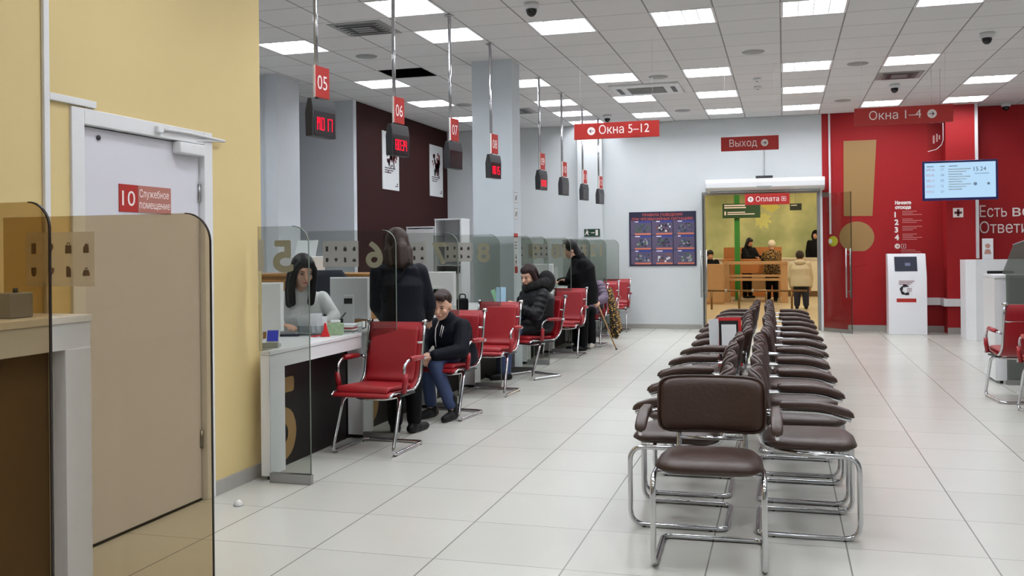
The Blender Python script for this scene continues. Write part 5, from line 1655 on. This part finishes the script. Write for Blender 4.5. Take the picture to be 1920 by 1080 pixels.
# ------------------------------------------------------------------ doorway: air curtain, glass door leaves
t = thing('air_curtain', 'long white air curtain unit mounted over the glass doorway', 'air curtain', (-.30, 16.8, 2.36))
MB().prism([(0, 0), (-.22, .02), (-.30, .07), (-.30, .16), (-.26, .215), (0, .215)], (-.97, 0, 0), Y_, Z_, V((1.94, 0, 0))).build('casing', M_WHITEP, t, bevel=.006)
MB().box(-.90, .90, -.20, -.05, -.008, .012).build('outlet_grille', M_OVENT, t)
MB().box(-.12, .12, -.302, -.296, .055, .085).build('control_panel', M_OVENT, t)
t = thing('air_curtain_box', 'small dark box on top of the white air curtain', 'control box', (-.30, 16.66, 2.5755))
MB().box(-.14, .14, -.05, .05, 0, .05).build('casing', M_DARK, t, bevel=.004)
MB().cyl((0, .1, .04), (0, .135, .5), .004, 6).build('cable', M_OVENT, t)
t = struct(MB().box(DX0, DX0 + .05, 16.80, 17.0, 0, DH).box(DX1 - .05, DX1, 16.80, 17.0, 0, DH).box(DX0 + .05, DX1 - .05, 16.80, 17.0, DH - .05, DH).build('door_2', M_STEEL))
M_GLD = glass('door_glass', (.86, .88, .84))
def leaf(label, loc, rz):
    t = thing('glass_door', label, 'glass door', loc, rz, 'glass door leaves')
    MB().box(0, .62, -.005, .005, .06, 2.30).build('pane', M_GLD, t)
    MB().box(0, .62, -.014, .014, .004, .06).build('bottom_rail', M_STEEL, t)
    MB().box(0, .12, -.016, .016, 2.24, 2.32).build('top_fitting', M_STEEL, t)
    for s in (-1, 1):
        MB().cyl((.55, s * .045, .58), (.55, s * .045, 1.38), .012, 10).build('handle', M_STEEL, t)
        for z in (.68, 1.28):
            MB().cyl((.55, s * .005, z), (.55, s * .045, z), .008, 8).build('standoff', M_STEEL, t)
    MB().box(.615, .6215, -.006, .006, .06, 2.30).build('polished_edge', M_EDGED, t)
    return t
leaf('open glass door leaf with steel handle in front of the red wall', (.64, 16.72, 0), -.84)
leaf('open glass door leaf at the left jamb, edge-on beside the notice board', (-1.33, 16.76, 0), -1.50)

# ------------------------------------------------------------------ the hall behind the doorway
m = bpy.data.materials.new('mural_print'); m.use_nodes = True
nt = m.node_tree; b_ = nt.nodes['Principled BSDF']
tc = nt.nodes.new('ShaderNodeTexCoord'); no = nt.nodes.new('ShaderNodeTexNoise'); no.inputs['Scale'].default_value = .9; no.inputs['Detail'].default_value = 3
cr = nt.nodes.new('ShaderNodeValToRGB'); el = cr.color_ramp.elements
el[0].position = .30; el[0].color = lin((140, 152, 96)) + (1,); el[1].position = .72; el[1].color = lin((214, 214, 150)) + (1,)
q = el.new(.5); q.color = lin((178, 180, 128)) + (1,)
nt.links.new(tc.outputs['Object'], no.inputs['Vector']); nt.links.new(no.outputs['Fac'], cr.inputs[0]); nt.links.new(cr.outputs[0], b_.inputs['Base Color']); b_.inputs['Roughness'].default_value = .7
t = thing('wall_mural', 'green and yellow mural with maple leaves on the far wall of the hall', 'mural', (-.5, 29.59, 0))
MB().box(-4, 4, -.01, 0, .9, 3.3).build('print', m, t)
def maple(cx, cz, s, a):
    pts = []
    lobes = [(0, 1.0), (.12, .78), (.2, .8), (.3, .55), (.42, .56), (.55, .86), (.68, .74), (.78, .8), (.9, .52), (1.1, .58), (1.25, .78), (1.4, .62), (1.6, .5), (2.1, .52), (2.6, .36), (3.0, .30), (PI, .55)]
    full = lobes + [(-x, r) for x, r in reversed(lobes[1:-1])]
    return [(cx + s * r * math.sin(x + a), cz + s * r * math.cos(x + a)) for x, r in full]
ml = mat('maple_yellow', (214, 204, 104), .7, var=.1, scale=4); ml2 = mat('maple_pale', (206, 204, 124), .7, var=.1, scale=4)
MB().prism(maple(.10, 2.66, .44, .5), (0, -.012, 0), X_, Z_, V((0, -.001, 0))).build('leaf', ml, t)
MB().prism(maple(-.12, 2.28, .38, 2.6), (0, -.0135, 0), X_, Z_, V((0, -.001, 0))).build('leaf', ml2, t)
M_OAK = mat('light_oak', (178, 140, 98), .5, var=.1, scale=6)
M_ORANGE = mat('orange_board', (186, 116, 60), .5, var=.05)
t = thing('hall_table', 'light oak stand-up table with open shelf in the hall', 'table', (-.71, 25.0, 0))
for s in (-1, 1):
    MB().box(s * .72 - .085, s * .72 + .085, 0, .5, 0, .98).build('leg_panel', M_OAK, t)
MB().box(-.81, .81, -.02, .52, .98, 1.05).build('tabletop', M_OAK, t)
MB().box(-.635, .635, .0, .45, .56, .62).build('shelf', M_OAK, t)
MB().box(-.635, .635, .0, .03, .66, .72).build('crossbar', M_OAK, t)
t = thing('hall_desk', 'orange service desk with low screen behind the oak table', 'desk', (-.85, 26.3, 0))
MB().box(-.75, .75, 0, .5, 1.05, 1.10).build('worktop', M_ORANGE, t)
MB().box(-.75, .75, .03, .06, .72, 1.05).build('apron', M_ORANGE, t)
MB().box(.02, .48, .06, .09, .25, .72).build('front_panel', M_OAK, t)
for s in (-1, 1): MB().box(s * .73 - .02, s * .73 + .02, .06, .5, 0, 1.05).build('side_panel', M_OAK, t)
t = thing('hall_screen', 'low orange screen behind the people at the orange desk', 'screen', (-.85, 27.85, 0))
MB().box(-.80, .80, 0, .03, .02, 1.42).build('panel', M_ORANGE, t)
for s in (-1, 1): MB().box(s * .76 - .03, s * .76 + .03, -.12, .15, 0, .03).build('foot', M_STEEL, t)
t = thing('hall_cabinet', 'oak cabinet at the left edge of the doorway view', 'cabinet', (-1.95, 24.2, 0))
MB().box(-.5, .5, 0, .5, 0, 1.0).build('body', M_OAK, t)
MB().box(-.49, .49, -.018, -.001, .05, .97).build('door', M_OAK, t)
t = thing('hall_counter', 'long white counter along the far end of the hall', 'counter', (-.4, 28.2, 0))
MB().box(-2.6, 3.2, 0, .6, .16, 1.07).build('front_panel', mat('hall_white', (222, 212, 188), .5), t)
MB().box(-2.62, 3.22, -.02, .62, 1.07, 1.10).build('worktop', mat('hall_white', (222, 212, 188)), t)
MB().box(-2.58, 3.18, .03, .6, 0, .16).build('plinth', mat('hall_plinth', (110, 84, 52), .6), t)
t = thing('hall_sign', 'green hanging sign with white lines of text in the hall', 'sign', (-1.07, 26.0, 0))
MB().box(-.49, .49, -.02, .02, 2.20, 2.585).build('panel', mat('hall_green', (34, 70, 38), .5), t)
mb = MB()
for k, (z, a, b) in enumerate([(2.52, -.44, .10), (2.46, -.44, .12)]): mb.box(a, b, -.022, -.0205, z, z + .035)
for k, (z, a, b) in enumerate([(2.34, -.36, .10), (2.29, -.36, .34)]): mb.box(a, b, -.022, -.0205, z, z + .025)
mb.box(-.44, -.40, -.022, -.0205, 2.28, 2.38)
mb.build('lettering', M_SIGNW, t)
for s in (-.4, .4): MB().cyl((s, 0, 2.58), (s, 0, 3.399), .004, 6).build('hanging_wire', M_STEEL, t)
t = thing('hall_sign', 'small dark hanging sign right of the Оплата sign', 'sign', (.295, 24.0, 0))
MB().box(-.137, .137, -.02, .02, 2.30, 2.465).build('panel', mat('hall_sign_dark', (28, 44, 26), .5), t)
MB().box(-.11, .03, -.022, -.0205, 2.41, 2.435).build('lettering', M_SIGNW, t)
MB().cyl((0, 0, 2.46), (0, 0, 3.399), .004, 6).build('hanging_wire', M_STEEL, t)
t = thing('hall_post', 'green post rising beside the orange desk in the hall', 'post', (-1.19, 26.02, 0))
MB().box(-.07, .07, .05, .12, 0, 2.9).build('shaft', mat('post_green', (44, 128, 44), .5), t)
MB().box(-.12, .12, .02, .15, 0, .02).build('base', M_STEEL, t)
t = thing('barrier', 'low brass barrier rail with posts across the hall', 'barrier', (-.5, 22.2, 0))
M_BRASS = mat('brown_brass', (120, 92, 60), .35, .8)
MB().tube([(-1.3, 0, .43), (1.0, 0, .43)], .022, 10).build('rail', M_BRASS, t)
for x in (-1.1, -.486, .112, .666): MB().cyl((x, 0, 0), (x, 0, .42), .024, 10).build('post', M_BRASS, t)
for x in (-.78, -.18): MB().lathe([(.035, -.03), (.04, 0), (.035, .03)], (x, 0, .43), 12, rot('Y', PI / 2)).build('collar', M_STEEL, t)

def simple_person(label, base, H, f, down, hgt, arms, colour, trous, headwear=None, hair_m=None, stoop=0.0):
    """standing figure in the hall; H head centre"""
    x, y = base
    fv = V((f[0], f[1], 0)).normalized(); rg = fv.cross(Z_)
    B = V((x, y, 0)); Hd = V(H)
    top = B + Z_ * (hgt * .52)
    N = Hd - Z_ * .13 - fv * .02; Cc = top.lerp(N, .62) - fv * stoop; 
    J = dict(head=tuple(Hd), face=f, down=down, neck=N, chest=Cc, pelvis=top, sl=Cc.lerp(N, .62) - rg * .17, sr=Cc.lerp(N, .62) + rg * .17,
             hl=top - rg * .08 - Z_ * .02, hr=top + rg * .08 - Z_ * .02, kl=B - rg * .09 + Z_ * hgt * .27, kr=B + rg * .09 + Z_ * hgt * .27, al=B - rg * .10 + Z_ * .09, ar=B + rg * .10 + Z_ * .09, fl=fv, fr=fv)
    for q, s_ in (('l', -1), ('r', 1)):
        S = J['s' + q]
        e_, w_ = arms[q]
        J['e' + q] = S + rg * s_ * e_[0] + fv * e_[1] + Z_ * e_[2]
        J['w' + q] = J['e' + q] + rg * s_ * w_[0] + fv * w_[1] + Z_ * w_[2]
    person('person', label, (x, y, 0), J, vox=.014, face=False, skin=M_SKIN2)
    def fn(b): torso(b, J, .05, .14, .02); sleeves(b, J, .082, .07, .055, .95)
    garment(J, 'jacket', colour, fn, .014, 2)
    garment(J, 'trousers', trous, lambda b: legs(b, J, (.10, .078, .068)), .016, 2)
    shoes(J, M_SHOE)
    return J
DOWN = {'l': ((.05, .03, -.28), (-.02, .10, -.22)), 'r': ((.05, .03, -.28), (-.02, .10, -.22))}
FWD = {'l': ((.03, .15, -.22), (-.05, .24, .02)), 'r': ((.03, .15, -.22), (-.05, .24, .02))}
M_BEIGE = mat('beige_jacket', (186, 176, 150), .7, var=.08, scale=12)
J = simple_person('person in beige jacket and dark cap, seen from behind in the hall', (.38, 22.62), (.355, 22.66, 1.19), (.1, 1), .2, 1.25, DOWN, M_BEIGE, M_JEAND)
hair(J, lambda b: cap_hair(b, J, thick=1.12), mat('dark_cap', (42, 32, 28), .9), 'cap', .011)
N = J['neck']
garment(J, 'hood', M_BEIGE, lambda b: b.ell(N + V((0, -.09, .0)), (.13, .07, .07)), .012, 2)
J = simple_person('person with long black hair in dark clothes behind the orange desk', (-.98, 27.4), (-.91, 27.3, 1.55), (.7, -.7), .4, 1.62, FWD, M_BLKC, M_BLKC)
def fn(b):
    cap_hair(b, J, thick=1.08)
    for q in (-1, 1): strands(b, J, [(q * .06, .0, .04), (q * .085, .0, -.06), (q * .085, .01, -.26)], .036, .034)
    strands(b, J, [(0, -.06, .0), (0, -.08, -.25)], .07, .06)
hair(J, fn, M_HAIRD, vox=.012)
J = simple_person('person in a cream knit hat and leopard patterned coat at the orange desk', (-.30, 25.82), (-.30, 25.84, 1.46), (-.3, 1), .2, 1.5, FWD, M_LEO, M_BLKC)
hair(J, lambda b: cap_hair(b, J, thick=1.15), mat('cream_knit', (206, 194, 172), .9, bump=.4), 'knit_hat', .011)
J = simple_person('person in a black hooded sweater behind the white hall counter', (.90, 29.2), (.90, 29.15, 1.76), (-.2, -1), .05, 1.85, DOWN, M_BLKC, M_BLKC)
def fn(b):
    cap_hair(b, J, thick=1.2)
    for q in (-1, 1): strands(b, J, [(q * .07, -.01, .05), (q * .09, -.01, -.05), (q * .06, .0, -.14)], .032, .036)
    strands(b, J, [(0, -.05, .0), (0, -.06, -.14)], .075, .08)
hair(J, fn, M_BLKC, 'hood', .012)
J = simple_person('person in dark clothes half hidden by the left side of the doorway', (-1.95, 25.6), (-1.86, 25.5, 1.22), (.3, -1), .3, 1.35, FWD, M_BLKC, M_BLKC)
hair(J, lambda b: cap_hair(b, J, thick=1.1), M_HAIRD, vox=.012)
